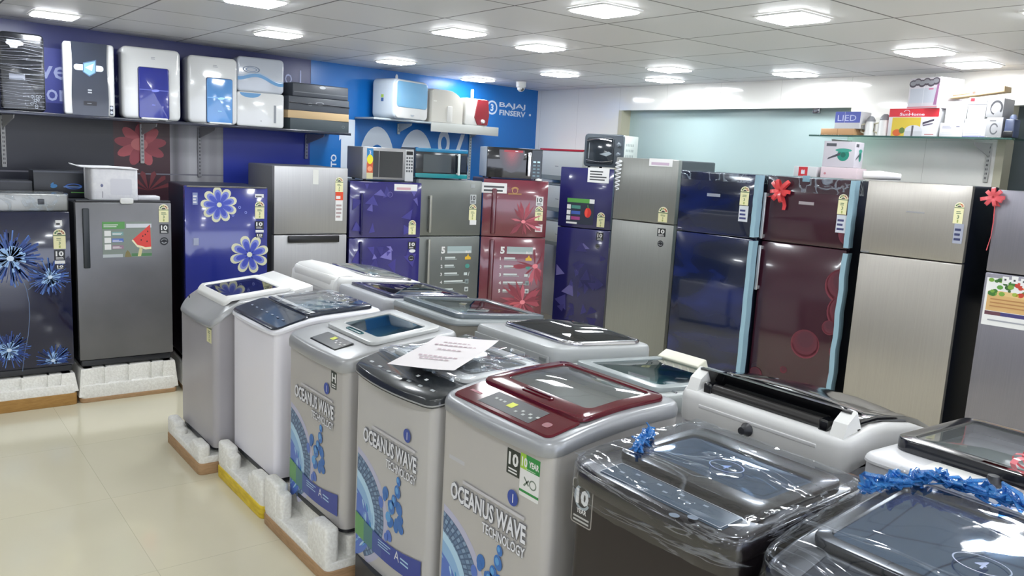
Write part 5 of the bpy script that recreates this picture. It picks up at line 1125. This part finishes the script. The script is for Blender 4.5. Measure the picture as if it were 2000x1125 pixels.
# short pale shelf on the blue wall
S2 = wpx(900, 243, .30)[1]; sa, sb = wpx(730, 245, .30)[0], wpx(974, 245, .30)[0]
t = thing('display_shelf', 'short white shelf with a deep front edge on the bright blue wall', 'shelf', wp((sa+sb)/2, 0, S2), WTH, 'wall shelves')
hw = (sb-sa)/2; m = M(); m.box(-hw, hw, -.30, -.004, -.016, 0, P((176, 186, 190), .2, coat=.4), .003, .002); m.build('shelf_board', t)
x0 = wpx(842, 250, .30)[0]-(sa+sb)/2; m = M(); m.box(x0, hw, -.302, -.292, -.085, .0, P((196, 198, 192), .35), .003, .002); m.build('front_fascia', t)
for u, v1, lb in ((777, 262, 'left upright with bracket under the short white shelf'), (914, 350, 'right pale upright under the short white shelf')):
    x, zb_ = wpx(u, v1, 0); upright(t, x-(sa+sb)/2, min(zb_-S2, -.12), -.03, P((190, 200, 204), .4), .20, label=lb)
B0 = on_wall(.28)
t, W, H_, D = item('water_purifier', 'white water purifier with a large pale blue door on the short shelf', 'water purifier', 763, 157, 842, 249, on_wall(.32), WTH, .26, S2, 'water purifiers', rot=rad(12))
W *= 1.03
m = M(); m.ybox(-W/2, W/2, .0, D, 0, H_, P((196, 206, 216), .2, coat=.3), .05, .02); m.build('housing', t)
m = M(); m.ybox(-W/2+.016, W/2-.014, -.010, .01, H_*.02, H_*.97, WHITE2, .04, .008); m.ybox(-W/2+.026, W/2-.024, -.014, .0, H_*.30, H_*.945, P((126, 178, 214), .15, coat=.5), .03, .004); dr = m.build('front_door', t)
m = M(); m.K = .0005; m.ell(0, H_*.13, .026, .018, P((170, 176, 184), .3), 32, 180, 360); m.build('thumb_catch', dr)
m = M(); m.rect(-.03, 0, 0, .03, P((70, 100, 150), .4), 0); m.rect(-.03, 0, .034, .06, P((160, 190, 80), .4), 0); o = m.build('side_sticker', t, (-W/2-.001, .12, H_*.42), rad(-90))
m = M(); m.lathe([(.012, 0), (.012, .03), (.006, .045)], WHITE, (-W*.2, .1, H_-.002)); m.build('inlet_nipple', t)
t, W, H_, D = item('water_purifier', 'cream rounded water purifier in the middle of the short shelf', 'water purifier', 843, 176, 905, 243, B0, WTH, .22, S2, 'water purifiers')
m = M(); L_ = []
pts = [(-W/2, 0), (W/2, 0), (W/2, H_*.55)]+[(W*.0+W*.5*math.cos(rad(a)), H_*.55+H_*.45*math.sin(rad(a))) for a in range(10, 90, 10)]+[(0, H_), (-W/2+.02, H_), (-W/2, H_-.02)]
for i_, y in ((.97, 0), (1, .012), (1, D)): L_.append([(x*i_, y, H_/2+(z-H_/2)*i_) for x, z in pts])
m.loft(L_, P((206, 202, 192), .3)); m.build('housing', t)
m = M(); m.ybox(-.01, .055, -.008, .01, .012, H_*.52, P((212, 210, 204), .3), .012, .003); m.build('dispenser_recess', t)
m = M(); m.rect(-W/2+.02, -W/2+.06, H_*.62, H_*.66, P((226, 224, 216), .3), 1); m.build('brand_print', t)
t, W, H_, D = item('juicer', 'white juicer with a maroon front and a tall white pusher on the short shelf', 'juicer', 909, 192, 955, 243, B0, WTH, .20, S2)
m = M(); m.ybox(-W/2, W/2, .0, D, 0, H_*.98, P((214, 212, 206), .3), .03, .014); m.build('body', t)
m = M(); m.loft([[(x, y, z) for x, z in ((-.005, H_*.96), (W*.42, H_*.96), (W*.48, H_*.4), (W*.42, .01), (0, .01), (-W*.12, H_*.3))] for y in (-.012, .01)], P((132, 34, 44), .2, coat=.4)); fp = m.build('maroon_front', t)
m = M(); m.lathe([(.001, -.034), (.017, -.032), (.02, -.012)], WHITE2, (W*.2, 0, H_*.17), 'y'); m.build('dial', fp)
m = M(); m.lathe([(.014, 0), (.014, .085), (.011, .09)], WHITE2, (-W*.10, .05, H_*.97)); m.build('pusher', t)

# glass shelf on the tiled wall
GP = (5.42, 0); GT = rad(-90); GZ = 1.962
ya, yb = -hit(1580, 268, GP, GT)[0], -hit(1976, 276, GP, GT)[0]
t = thing('glass_shelf', 'green-edged glass shelf on the white tiled wall, loaded with cartons', 'shelf', (RX-.002, (ya+yb)/2, GZ), GT)
hw = (ya-yb)/2; m = M(); m.box(-hw, hw, -.33, -.004, -.012, 0, clear('shelf_glass', (186, 214, 206), 1), .002, .001)
m.box(-hw, hw, -.3315, -.3302, -.011, -.001, P((58, 88, 82), .15)); m.build('glass_board', t)
x, zb_ = hit(1925, 356, (RX, 0), GT); x = x-(-(ya+yb)/2); upright(t, x, zb_-GZ, -.02, P((186, 186, 182), .4), .24, -.002, label='slotted upright under the right end of the glass shelf')
x2 = x-.98; upright(t, x2, zb_-GZ-.0, -.02, P((186, 186, 182), .4), .24, -.002, label='slotted upright under the left part of the glass shelf')
def carton(name, label, box, depth, mt, side=None, zb=GZ, p=None, rot=0, cat='carton', th=None, group='cartons on the glass shelf'):
    t, W, H_, D = item(name, label, cat, *box, p or GP, GT if th is None else th, depth, zb, group, rot=rot)
    m = M(); m.box(-W/2, W/2, 0, D, 0, H_, mt, .0015)
    if side: m.add([(-W/2-.0004, 0, 0), (-W/2-.0004, D, 0), (-W/2-.0004, D, H_), (-W/2-.0004, 0, H_)], [(0, 1, 2, 3)], side)
    m.build('carton_body', t); return t, W, H_
CW = P((204, 204, 206), .45); CPINK = P((196, 150, 160), .45)
t, W, H_ = carton('plain_carton', 'low orange-brown carton at the left end of the glass shelf', (1603, 251, 1668, 265), .16, P((190, 148, 104), .6)); zt = GZ+H_
m = M(); m.rect(0, .004, 0, H_, P((150, 112, 76), .6), 1); m.build('carton_seam', t)
t, W, H_ = carton('printed_carton', 'blue and white carton above the low brown one on the glass shelf', (1631, 218, 1680, 251), .14, CW, zb=zt)
m = M(); m.rect(-W/2, W/2, H_*.35, H_, P((82, 92, 168), .4), 1); m.text('LIED', -W/2+.02, H_*.45, H_*.36, P((190, 196, 224), .4), 2, w=W-.05); m.rect(-W*.12, -W*.11, H_*.35, H_, CW, 3); m.build('carton_print', t)
# steel and white mixer jars
for lb, bx in (('white mixer jar with a grey lid standing left of its twin on the glass shelf', (1682, 226, 1704, 266)), ('white mixer jar with a grey lid and pale cone front on the glass shelf', (1707, 222, 1733, 267))):
    t, W, H_, D = item('mixer_jar', lb, 'mixer jar', *bx, GP, GT, .10, GZ, 'jars on the glass shelf'); R = W/2-.004
    m = M(); m.lathe([(R, 0), (R, .02), (R*.92, .03), (R*.95, H_*.55), (R*.75, H_*.75)], WHITE2, (0, R+.01, 0)); m.build('jar_body', t)
    m = M(); m.lathe([(R*.78, H_*.72), (R*.85, H_*.78), (R*.6, H_*.92), (R*.3, H_)], P((140, 142, 146), .3), (0, R+.01, 0)); m.build('lid', t)
    m = M(); m.tube([(-R*.9, R, H_*.6), (-R*1.45, R-.01, H_*.55), (-R*1.45, R-.01, H_*.2), (-R*.9, R, H_*.12)], .006, P((200, 194, 170), .4), 6); m.build('handle', t)
t, W, H_ = carton('cookware_carton', 'cookware carton with a red header, yellow panel and steel pot picture', (1735, 212, 1832, 269), .22, CW, P((210, 150, 156), .45))
m = M(); m.rect(-W/2, W/2, H_*.70, H_, P((196, 44, 54), .35), 1); m.text('SunHome', -.01, H_*.745, H_*.10, LW, 2, al='c', w=W*.5, bold=.02); m.ell(-W*.14, H_*.88, .02, .012, LW, 2, 0, 180, 10, inner=.8)
m.rect(-W*.42, W*.16, 0, H_*.68, P((196, 172, 60), .4), 1); m.ell(W*.03, H_*.18, W*.18, H_*.22, P((190, 192, 196), .25), 2, 0, 180, 16); m.rect(-W*.15, W*.21, 0, H_*.18, P((176, 178, 182), .25), 2); m.rect(-W*.01, W*.03, 0, H_*.38, P((80, 80, 84), .3), 3)
m.dp([(W*.2, H_*.42), (W*.42, H_*.56), (W*.42, H_*.63), (W*.2, H_*.50)], P((56, 50, 66), .3), 3); m.dp([(W*.22, H_*.36), (W*.40, H_*.44), (W*.40, H_*.48), (W*.2, H_*.41)], P((90, 84, 100), .3), 3); m.dp(blob(-W*.3, H_*.12, .03, .022, 0), P((190, 90, 40), .4), 3); m.dp(blob(-W*.2, H_*.2, .02, .02, 0), P((90, 110, 50), .4), 4)
m.lines(W*.26, W*.44, H_*.05, H_*.12, 1, P((170, 110, 110), .4), 2); m.build('carton_print', t); z1c = GZ+H_
t, W, H_ = carton('cookware_carton', 'tall white carton with dark pan pictures on top of the red header carton', (1770, 152, 1839, 209), .22, P((206, 200, 206), .45), zb=z1c+.001, rot=rad(-14))
m = M(); m.rect(-W/2, W/2, H_*.02, H_*.06, P((196, 120, 130), .4), 1)
for k in range(6): m.ell(-W*.38+W*.15*k, H_*(.82+.05*(k % 2)), .03, .024, P((80, 72, 82), .3), 2+k, n=14); m.ell(-W*.38+W*.15*k, H_*(.83+.05*(k % 2)), .022, .014, P((150, 150, 156), .25), 9+k, n=12)
m.rect(-W*.45, W*.40, H_*.18, H_*.66, P((186, 190, 200), .3), 1); m.rect(W*.0, W*.01, H_*.1, H_*.85, P((220, 220, 224), .4), 3); m.dp([(W*.36, H_*.1), (W*.46, H_*.1), (W*.5, H_*.95), (W*.44, H_*.9)], P((150, 100, 140), .4), 3); m.lines(W*.16, W*.36, H_*.6, H_*.7, 1, P((200, 120, 150), .4), 4); m.build('carton_print', t)
t, W, H_ = carton('small_carton', 'small white carton lying right of the red header carton', (1835, 240, 1880, 270), .14, CW); m = M(); m.lines(-W*.4, W*.05, H_*.6, H_*.85, 2, P((140, 142, 160), .4), 1); m.lines(W*.2, W*.42, H_*.7, H_*.85, 1, P((90, 90, 110), .4), 1); m.lines(-W*.4, W*.3, H_*.15, H_*.4, 2, P((186, 186, 192), .4), 1); m.build('carton_print', t); zs = GZ+H_
t, W, H_ = carton('small_carton', 'squarer white carton stacked on the small lying one', (1847, 198, 1888, 240), .13, CW, zb=zs); m = M(); m.lines(-W*.3, W*.2, H_*.72, H_*.88, 2, P((150, 150, 176), .4), 1); m.dp([(W*.2, H_*.2), (W*.38, H_*.2), (W*.32, H_*.6)], P((200, 160, 170), .4), 1); m.lines(-W*.35, W*.05, H_*.1, H_*.5, 5, P((190, 190, 196), .4), 1); m.build('carton_print', t); zk = zs+H_
CGR = P((160, 160, 162), .45)
for lb, bx, zb_ in (('tall white carton with kettle side picture, lower of two at the shelf end', (1881, 232, 1925, 272), GZ),):
    t, W, H_ = carton('kettle_carton', lb, bx, .17, CW, None, zb=zb_); m = M(); m.lines(-W*.4, W*.35, H_*.08, H_*.9, 8, P((176, 178, 184), .4), 1, .35); m.rect(-W/2, W/2, 0, H_*.05, P((110, 112, 160), .4), 2); m.build('carton_print', t); za = zb_+H_
t, W, H_ = carton('kettle_carton', 'tall white carton with red corner mark, upper of two at the shelf end', (1891, 190, 1926, 232), .17, CW, None, zb=za); m = M(); m.rect(-W*.42, -W*.18, H_*.80, H_*.97, P((170, 40, 50), .4), 1); m.lines(-W*.4, W*.35, H_*.08, H_*.6, 5, P((176, 178, 184), .4), 1, .35); m.rect(-W/2, W/2, H_*.64, H_*.67, P((80, 80, 90), .4), 2); m.build('carton_print', t); zc_ = za+H_
for lb, bx, zb_, k in (('grey carton showing a kettle, lower of the pair at the shelf end', (1925, 229, 1957, 274), GZ, 0),):
    t, W, H_ = carton('kettle_box', lb, bx, .15, CGR, zb=zb_); m = M(); m.ell(0, H_*.42, .024, .035, P((90, 92, 96), .4), 1, 20, 340, 20, inner=.72); m.lines(-W*.3, W*.1, H_*.8, H_*.9, 1, P((110, 110, 114), .4), 1); m.build('carton_print', t); zb2 = zb_+H_
t, W, H_ = carton('kettle_box', 'grey carton showing a dark kettle, upper of the pair at the shelf end', (1927, 192, 1960, 229), .15, CGR, zb=zb2); m = M(); m.ell(W*.1, H_*.5, .036, .045, P((60, 60, 64), .35), 1, -40, 250, 20, inner=.7); m.ell(W*.0, H_*.45, .02, .026, P((186, 186, 190), .3), 2, n=14); m.build('carton_print', t)
t, W, H_, D = item('wrapped_bottle', 'dark blue film-wrapped bottle pack at the right end of the glass shelf', 'bottle pack', 1961, 223, 1980, 277, GP, GT, .09, GZ)
m = M(); m.box(-W/2, W/2, 0, D, 0, H_*.8, P((70, 80, 110), .3, coat=.3), .008); m.lathe([(.02, H_*.8), (.02, H_*.9), (.012, H_)], P((120, 130, 160), .3), (0, D/2, 0)); m.build('pack_body', t); m = M(); m.box(-W/2, W/2, -.008, 0, .0, H_*.28, BLACK, .004); m.build('black_cap', t)
# kraft carton lying across the white ones
t, W, H_, D = item('long_carton', 'long cream carton lying tilted across the top of the stacked cartons', 'carton', 1856, 174, 1928, 190, (5.45, 0), GT, .10, max(zc_, zk)+.012, 'cartons on the glass shelf')
t.rotation_euler = (0, rad(-6), GT); m = M(); m.box(-W/2, W/2, 0, .10, 0, H_*.85, P((206, 180, 138), .6), .002); m.box(W/2+.001, W/2+.10, 0, .10, 0, H_*.8, P((180, 156, 118), .6), .002); m.build('carton_body', t)
m = M(); m.lines(-W*.42, W*.05, H_*.25, H_*.5, 1, P((110, 84, 60), .5), 1, .6, False); m.rect(W*.12, W*.2, H_*.2, H_*.55, P((90, 70, 60), .5), 1); m.build('carton_print', t)

# ================================================================== ON TOP OF THE FRIDGES
def on_fridge(f, back): 
    n = Vector((-math.sin(f.th), math.cos(f.th))); q = f.P+n*back; return (q.x, q.y)
def ftop(f): return f.z0+f.H+(.006 if f.W == .585 and f.z0+f.H < 1.66 else .001)
# gas hob carton on dandelion fridge
f = FB['dandelion']; t, W, H_, D = item('countertop_oven', 'film-wrapped stainless appliance with an oval badge, on the dandelion fridge', 'appliance', -30, 379, 132, 411, on_fridge(f, .03), f.th, .30, ftop(f))
m = M(); m.box(-W/2, W/2, 0, D, .0, H_, P((160, 158, 152), .3, .5), .008); m.build('body', t)
m = M(); cx = W/2-.33; m.ell(cx-.09+.0, H_*.55, .035, .016, P((80, 82, 84), .3), 2, inner=.7); m.ell(cx-.09, H_*.55, .024, .009, P((80, 82, 84), .3), 2); m.build('oval_badge', t)
m = M(); m.box(W/2-.16, W/2-.125, -.004, 0, H_*.38, H_*.72, BLACK, .004); m.build('dark_knob', t)
m = M(); m.loft([[(-W/2-.003, -.006, z), (W/2+.003, -.006, z), (W/2+.003, .2, z), (-W/2-.003, .2, z)] for z in (-.0, H_+.004)], FILMD, False, True); m.build('plastic_film', t)
# dark cartons behind
f2 = FB['melon']
t, W, H_, D = item('dark_carton', 'black carton with small blue print behind the film-wrapped appliance', 'carton', 66, 334, 176, 400, on_fridge(FB['dandelion'], .36), 0, .20, ftop(f2), 'black cartons on the left fridges')
m = M(); m.box(-W/2, W/2, 0, D, 0, H_, P((30, 33, 40), .35), .002); m.build('carton_body', t)
m = M(); m.rect(-W/2, W/2, H_*.93, H_, P((70, 74, 84), .4), 1); m.dp(blob(-W*.15, H_*.42, .02, .012, .2), P((60, 130, 190), .4), 1); m.dp(blob(-W*.18, H_*.50, .012, .006, .8), P((60, 130, 190), .4), 1); m.ell(W*.2, H_*.42, .05, .018, P((50, 100, 190), .4), 1, inner=.75); m.lines(W*.02, W*.36, H_*.38, H_*.46, 1, P((110, 150, 210), .4), 2); m.rect(W*.15, W*.5, H_*.17, H_*.21, P((90, 150, 70), .4), 1); m.build('carton_print', t)
t, W, H_, D = item('dark_carton', 'wide low black carton at the far left behind the wrapped appliance', 'carton', -70, 352, 64, 400, on_fridge(FB['dandelion'], .38), 0, .18, ftop(FB['dandelion']), 'black cartons on the left fridges')
m = M(); m.box(-W/2, W/2, 0, D, 0, H_, P((34, 37, 46), .35), .002); m.build('carton_body', t); m = M(); m.rect(-W/2, W/2, H_*.93, H_*.97, P((66, 68, 80), .4), 1); m.build('carton_print', t)
# stabiliser in foam sheet
t, W, H_, D = item('voltage_stabiliser', 'white box appliance in thin foam wrapping, on the grey watermelon fridge', 'appliance', 178, 330, 270, 388, on_fridge(f2, .06), f2.th, .24, ftop(f2))
WRP = noisy('foam_sheet', (206, 206, 212), (216, 216, 220), 30, .5, bump=.2)
m = M(); m.box(-W/2, W/2, 0, D, 0, H_, WRP, .02, .01); m.build('body', t)
m = M(); m.ell(-W*.28, H_*.48, .008, .010, P((90, 94, 130), .4), 1, n=12); m.rect(-W*.1, W*.36, H_*.2, H_*.7, P((196, 196, 204), .4), 1, .01); m.rect(-W*.28, -W*.26, H_*.1, H_*.3, P((150, 150, 158), .4), 1); m.build('front_print', t)
m = M(); L_ = []
for x, z, a in ((-W/2-.10, H_+.018, .03), (-W/2-.05, H_+.004, .09), (-W/2+.02, H_+.002, .12), (0, H_+.004, .12), (W/2, H_-.002, .12)): L_.append([(x, D/2-a-.01, z), (x, D/2+a*.6, z+.004), (x, D/2+a*.6, z+.009), (x, D/2-a-.01, z+.005)])
m.loft(L_, WRP); m.build('foam_flap', t, label='loose foam sheet flap sticking out to the left')
m = M(); m.box(-.07, .07, 0, .10, 0, .03, WRP, .008); sc = m.build('packing_sheet', loc=(1.49-.07, 5.72, ftop(f2))); tag(sc, 'small folded white packing piece right of the foam-wrapped box', 'packing sheet')
# microwaves
def microwave(label, box, f, back, body, frame, D=.36, rot=0, style=''):
    t, W, H_, D = item('microwave_oven', label, 'microwave oven', *box, on_fridge(f, back), f.th, D, ftop(f), 'microwave ovens', rot=rot)
    m = M(); m.box(-W/2, W/2, .014, D, .012, H_, body, .006); m.build('housing', t)
    for x in (-W/2+.04, W/2-.04):
        for y in (.05, D-.05): m = M(); m.lathe([(.014, 0), (.012, .013)], BLACK, (x, y, 0)); m.build('foot', t)
    return t, W, H_, D
SMW = P((146, 148, 150), .3, .6)
t, W, H_, D = microwave('silver microwave with a blue, yellow and red food sticker, on the violet crystal fridge', (708, 289, 808, 350), VIOF, .05, SMW, SMW, .34)
m = M(); m.box(-W/2, W/2, 0, .016, .012, H_, P((150, 150, 152), .25, .5), .005); fr_ = m.build('front_frame', t)
m = M(); m.rect(-W*.18, W*.28, H_*.12, H_*.90, P((46, 48, 52), .12, coat=.4), 1); m.rect(-W*.30, -W*.19, H_*.12, H_*.90, P((60, 62, 66), .2), 1); m.build('door_window', fr_)
m = M(); a, b_ = -W*.42, -W*.30; m.rect(a, b_, H_*.06, H_*.24, P((196, 190, 150), .4), 3); m.rect(a, b_, H_*.24, H_*.56, P((190, 84, 50), .4), 3); m.ell((a+b_)/2, H_*.36, .02, .02, P((226, 150, 110), .4), 4); m.rect(a, b_, H_*.70, H_*.96, P((30, 120, 180), .4), 3); m.ell((a+b_)/2, H_*.64, (b_-a)*.48, H_*.14, P((226, 214, 40), .4), 5); m.text('3', (a+b_)/2, H_*.78, H_*.12, LW, 6, al='c'); m.build('food_sticker', t)
m = M(); m.rect(W*.33, W*.495, H_*.02, H_*.97, P((190, 192, 194), .3), 1)
for k in range(5):
    for j in range(3): m.rect(W*(.35+.048*j), W*(.35+.048*j+.034), H_*(.30+.10*k), H_*(.30+.10*k+.06), P((70, 74, 80), .4), 2)
m.rect(W*.35, W*.48, H_*.82, H_*.93, BLACK, 2); m.build('keypad', t)
t, W, H_, D = microwave('black microwave with teal bands and a white handle, on the grey list fridge', (812, 291, 913, 350), GGF, .06, P((36, 42, 50), .3), None, .34)
TEAL = P((24, 134, 142), .25, coat=.3); TEALT = P((30, 116, 160), .25, coat=.3)
m = M(); m.box(-W/2, W/2, 0, .016, .012+H_*.12, H_*.9, P((28, 34, 42), .15, coat=.4), .003); fr_ = m.build('front_frame', t)
m = M(); m.box(-W/2, W/2, -.004, .018, .008, .012+H_*.13, TEAL, .004); m.build('teal_lower_band', fr_)
m = M(); m.box(-W/2, W/2, -.004, .018, H_*.88, H_, TEALT, .004); m.build('teal_upper_band', fr_)
m = M(); m.rect(-W*.36, W*.18, H_*.22, H_*.80, P((70, 78, 84), .12, coat=.4), 1, .006); m.build('door_window', fr_)
m = M(); m.box(W*.285, W*.325, -.035, -.02, H_*.15, H_*.86, P((206, 214, 214), .25), .004); m.box(W*.287, W*.323, -.03, .004, H_*.17, H_*.22, WHITE); m.box(W*.287, W*.323, -.03, .004, H_*.79, H_*.84, WHITE); m.build('handle', t)
m = M(); m.rect(W*.37, W*.48, H_*.25, H_*.8, P((36, 48, 64), .2), 1); m.build('control_area', fr_)
t, W, H_, D = microwave('black microwave with a red-tinted glass door and keypad, on the maroon bloom fridge', (951, 289, 1059, 352), BLMF, .05, P((190, 196, 204), .3), None, .36)
m = M(); m.box(-W/2, W/2, 0, .016, .010, H_, GBLACK, .004); fr_ = m.build('front_frame', t)
m = M()
for k in range(8): q = k/8; m.ell(-W*.06, H_*.93-q*.0, W*.23*(1-q*.85), H_*.72*(1-q*.8), P((26+int(120*q), 12+int(20*q), 20+int(20*q)), .12, coat=.4), 1+k, 180, 360, 18)
m.rect(-W*.2, W*.14, H_*.86, H_*.93, P((150, 30, 40), .2), 10); m.rect(W*.0, W*.05, H_*.88, H_*.91, LW, 11); m.build('printed_door', fr_)
m = M(); m.box(W*.225, W*.285, -.03, -.015, H_*.12, H_*.88, CHROME, .004); m.box(W*.23, W*.28, -.02, .003, H_*.14, H_*.2, CHROME); m.box(W*.23, W*.28, -.02, .003, H_*.80, H_*.86, CHROME); m.build('handle', t)
m = M(); m.rect(W*.31, W*.49, H_*.04, H_*.96, P((36, 44, 52), .2), 1)
for k in range(5):
    for j in range(2): m.rect(W*(.335+.075*j), W*(.335+.075*j+.05), H_*(.12+.11*k), H_*(.12+.11*k+.05), P((96, 120, 130), .4) if k < 4 else P((170, 200, 210), .4), 2)
m.build('keypad', t)
sc = M(); sc.lathe([(.03, 0), (.03, .012), (.001, .02)], WHITE2, n=14); q = BLMF.c+Vector((math.cos(BLMF.th), math.sin(BLMF.th)))*.20-Vector((-math.sin(BLMF.th), math.cos(BLMF.th)))*.285
tag(sc.build('round_cap', loc=(q.x, q.y, ftop(BLMF))), 'small round white cap lying on the maroon bloom fridge front corner', 'cap')
# toaster oven on the pepper fridge
t, W, H_, D = item('toaster_oven', 'dark toaster oven with a curved glass door and two knobs, on the pepper leaflet fridge', 'toaster oven', 1137, 262, 1221, 322, on_fridge(PEPF, .02), PEPF.th, .33, ftop(PEPF), rot=rad(-10))
W *= .97
m = M(); m.box(-W/2+.006, W/2-.006, .02, D, .016, H_-.004, P((196, 202, 198), .4), .006)
for k in range(5):
    for j in range(3): m.box(W/2-.0065, W/2-.005, .07+.035*k, .09+.035*k, H_*(.36+.16*j), H_*(.36+.16*j)+.022, P((150, 158, 156), .5))
m.build('housing', t)
for x in (-W/2+.04, W/2-.04):
    for y in (.04, D-.05): m = M(); m.lathe([(.014, 0), (.012, .018)], BLACK, (x, y, 0)); m.build('foot', t)
TOA = P((62, 70, 78), .3)
m = M(); m.ybox(-W/2, W/2, 0, .03, .014, H_, TOA, .03, .008); fr_ = m.build('front_frame', t)
m = M(); m.ybox(-W*.43, W*.27, -.012, .004, H_*.14, H_*.90, P((36, 42, 48), .08, coat=.5), .02, .006); dr = m.build('glass_door', fr_)
m = M(); pts = [(-W*.40+W*.64*k/12, H_*(.80+.05*math.sin(PI*k/12))) for k in range(13)]; m.tube([(x, -.032, z) for x, z in pts], .006, CHROME, 8); m.build('door_handle', dr)
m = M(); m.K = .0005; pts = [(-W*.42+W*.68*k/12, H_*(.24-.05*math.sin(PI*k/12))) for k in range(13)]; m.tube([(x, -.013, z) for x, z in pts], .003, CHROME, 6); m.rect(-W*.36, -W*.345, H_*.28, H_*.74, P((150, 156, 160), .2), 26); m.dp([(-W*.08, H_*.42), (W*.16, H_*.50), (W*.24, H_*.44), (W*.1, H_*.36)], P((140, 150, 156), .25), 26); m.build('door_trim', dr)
for z in (.70, .42): m = M(); m.lathe([(.001, -.026), (.015, -.024), (.017, -.010), (.021, -.008), (.021, .002)], P((110, 118, 126), .25, .3), (W*.39, 0, H_*z), 'y'); m.build('knob', t)
# wall-mounted air conditioners in the corner
for k, (vt, vb, lb) in enumerate(((290, 351, 'white wall-mounted air conditioner with a red top line beside the toaster oven'), (356, 412, 'white air conditioner just below the red-lined one, between the maroon and dark violet fridges'), (425, 478, 'lowest white air conditioner glimpsed between the maroon and dark violet fridges'))):
    s_a, zt_ = hit(1055, vt, (5.53, 0), GT); s_b, _ = hit(1139, vt, (5.53, 0), GT); z0 = hit(1070, vb, (5.53, 0), GT)[1]; s_a = max(s_a, -6.86); hh = zt_-z0
    t = thing('air_conditioner', lb, 'air conditioner', (RX-.002, -(s_a+s_b)/2, z0), GT, 'air conditioners in the corner'); W = s_b-s_a
    m = M(); m.loft([[(-W/2, y, z), (W/2, y, z), (W/2, y2, z), (-W/2, y2, z)] for y, y2, z in ((-.15, 0, 0), (-.20, 0, hh*.1), (-.215, 0, hh*.3), (-.215, 0, hh*.9), (-.20, 0, hh))], P((196, 198, 196), .3)); bd = m.build('body', t)
    m = M(); m.box(-W/2+.02, W/2-.02, -.214, -.19, hh*.02, hh*.16, P((130, 136, 136), .4)); m.build('louvre', bd)
    m = M(); m.box(-W/2, W/2, -.217, -.05, hh*.955, hh+.004, P((176, 40, 54), .3) if k == 0 else P((120, 126, 130), .3)); m.rect(-W*.1, -W*.02, 0, .001, BLACK, 0); m.build('top_line', bd)
    m = M(); m.rect(-W*.12, -W*.04, hh*.45, hh*.47, P((110, 114, 120), .4), 0); m.build('brand_print', bd, (0, -.2155, 0))
# tall yellow-red carton in the gap
t = thing('standing_carton', 'tall yellow and red carton in the gap between the maroon and dark violet fridges', 'carton', (5.15, 6.55, 0), rad(-30)); m = M(); m.box(-.2, .2, 0, .2, 0, .66, P((178, 60, 34), .5), .003); m.box(-.2, .2, 0, .2, .661, .95, P((206, 170, 40), .5), .003); m.build('carton_body', t)
# cartons on the bow fridge
t, W, H_, D = item('small_carton', 'small white carton with a red square on the dark maroon fridge', 'carton', 1550, 325, 1594, 345, on_fridge(MARF, .10), MARF.th, .14, ftop(MARF)); m = M(); m.box(-W/2, W/2, 0, D, 0, H_, CW, .002); m.build('carton_body', t); m = M(); m.rect(-W*.28, W*.12, H_*.05, H_*.95, P((196, 44, 54), .4), 1); m.dp([(-W*.16, H_*.25), (W*.0, H_*.25), (W*.0, H_*.6), (-W*.04, H_*.7), (-W*.08, H_*.55), (-W*.12, H_*.7), (-W*.16, H_*.6)], LW, 2); m.build('carton_print', t)
t, W, H_, D = item('flat_carton', 'low pinkish white carton under the blender carton on the dark maroon fridge', 'carton', 1604, 327, 1673, 345, on_fridge(MARF, .12), MARF.th, .24, ftop(MARF), rot=rad(6)); m = M(); m.box(-W/2, W/2, 0, D, 0, H_, P((214, 196, 202), .45), .002); m.build('carton_body', t); zb_ = ftop(MARF)+H_+.002
m = M(); m.ell(-W*.38, H_*.4, .008, .008, P((190, 120, 130), .4), 1, n=10); m.build('carton_print', t)
t, W, H_, D = item('blender_carton', 'white carton with a green hand blender picture on the dark maroon fridge', 'carton', 1608, 276, 1669, 328, on_fridge(MARF, .14), MARF.th, .17, zb_, rot=rad(2))
m = M(); m.box(-W/2, W/2, 0, D, 0, H_, P((196, 192, 200), .45), .002); m.build('carton_body', t)
def blender_pic(m, W, H_, x=0, k=1):
    G = P((26, 130, 112), .35); m.rect(x-W*.42, x-W*.10, H_*.80, H_*.92, P((80, 82, 90), .4), 1); m.ell(x+W*.14, H_*.48, W*.19*k, H_*.24, G, 1); m.ell(x+W*.14, H_*.66, W*.26*k, H_*.07, P((60, 150, 134), .35), 2); m.dp([(x-W*.36, H_*.28), (x-W*.32, H_*.36), (x+W*.06, H_*.58), (x+W*.04, H_*.46)], P((70, 70, 80), .35), 3); m.ell(x+W*.14, H_*.48, W*.08, H_*.1, P((16, 96, 84), .35), 4)
m = M(); blender_pic(m, W, H_); m.build('carton_print', t)
m = M(); blender_pic(m, D, H_, 0, .8); m.build('side_print', t, (W/2+.0005, D/2, 0), rad(90))
m = M(); m.tube([(-.10, 0, .028), (.0, .0, .03), (.12, 0, .026)], [.024, .028, .02], P((214, 212, 214), .4), 12); rl = m.build('foam_roll', loc=tuple(Vector((*(STF.P+Vector((math.cos(STF.th), math.sin(STF.th)))*.03+Vector((-math.sin(STF.th), math.cos(STF.th)))*.10), ftop(STF)))), rz=STF.th+.5)
tag(rl, 'rolled white foam sheet on the stainless fridge beside the blender carton', 'foam roll')
# twisted chrome tie on grey fridge corner
m = M(); x0, z1 = GREYF.px(1210, 318); pts = []
for k in range(60): q = k/59; pts.append((x0+.03*math.sin(k*.8)*(1-q*.5), -.012+.008*math.cos(k*.8), z1+.02-q*.24))
m.tube(pts, .006, P((214, 216, 220), .3), 6); GREYF.put(m, 'twisted_wrapping', 1, 'twisted white plastic wrapping')
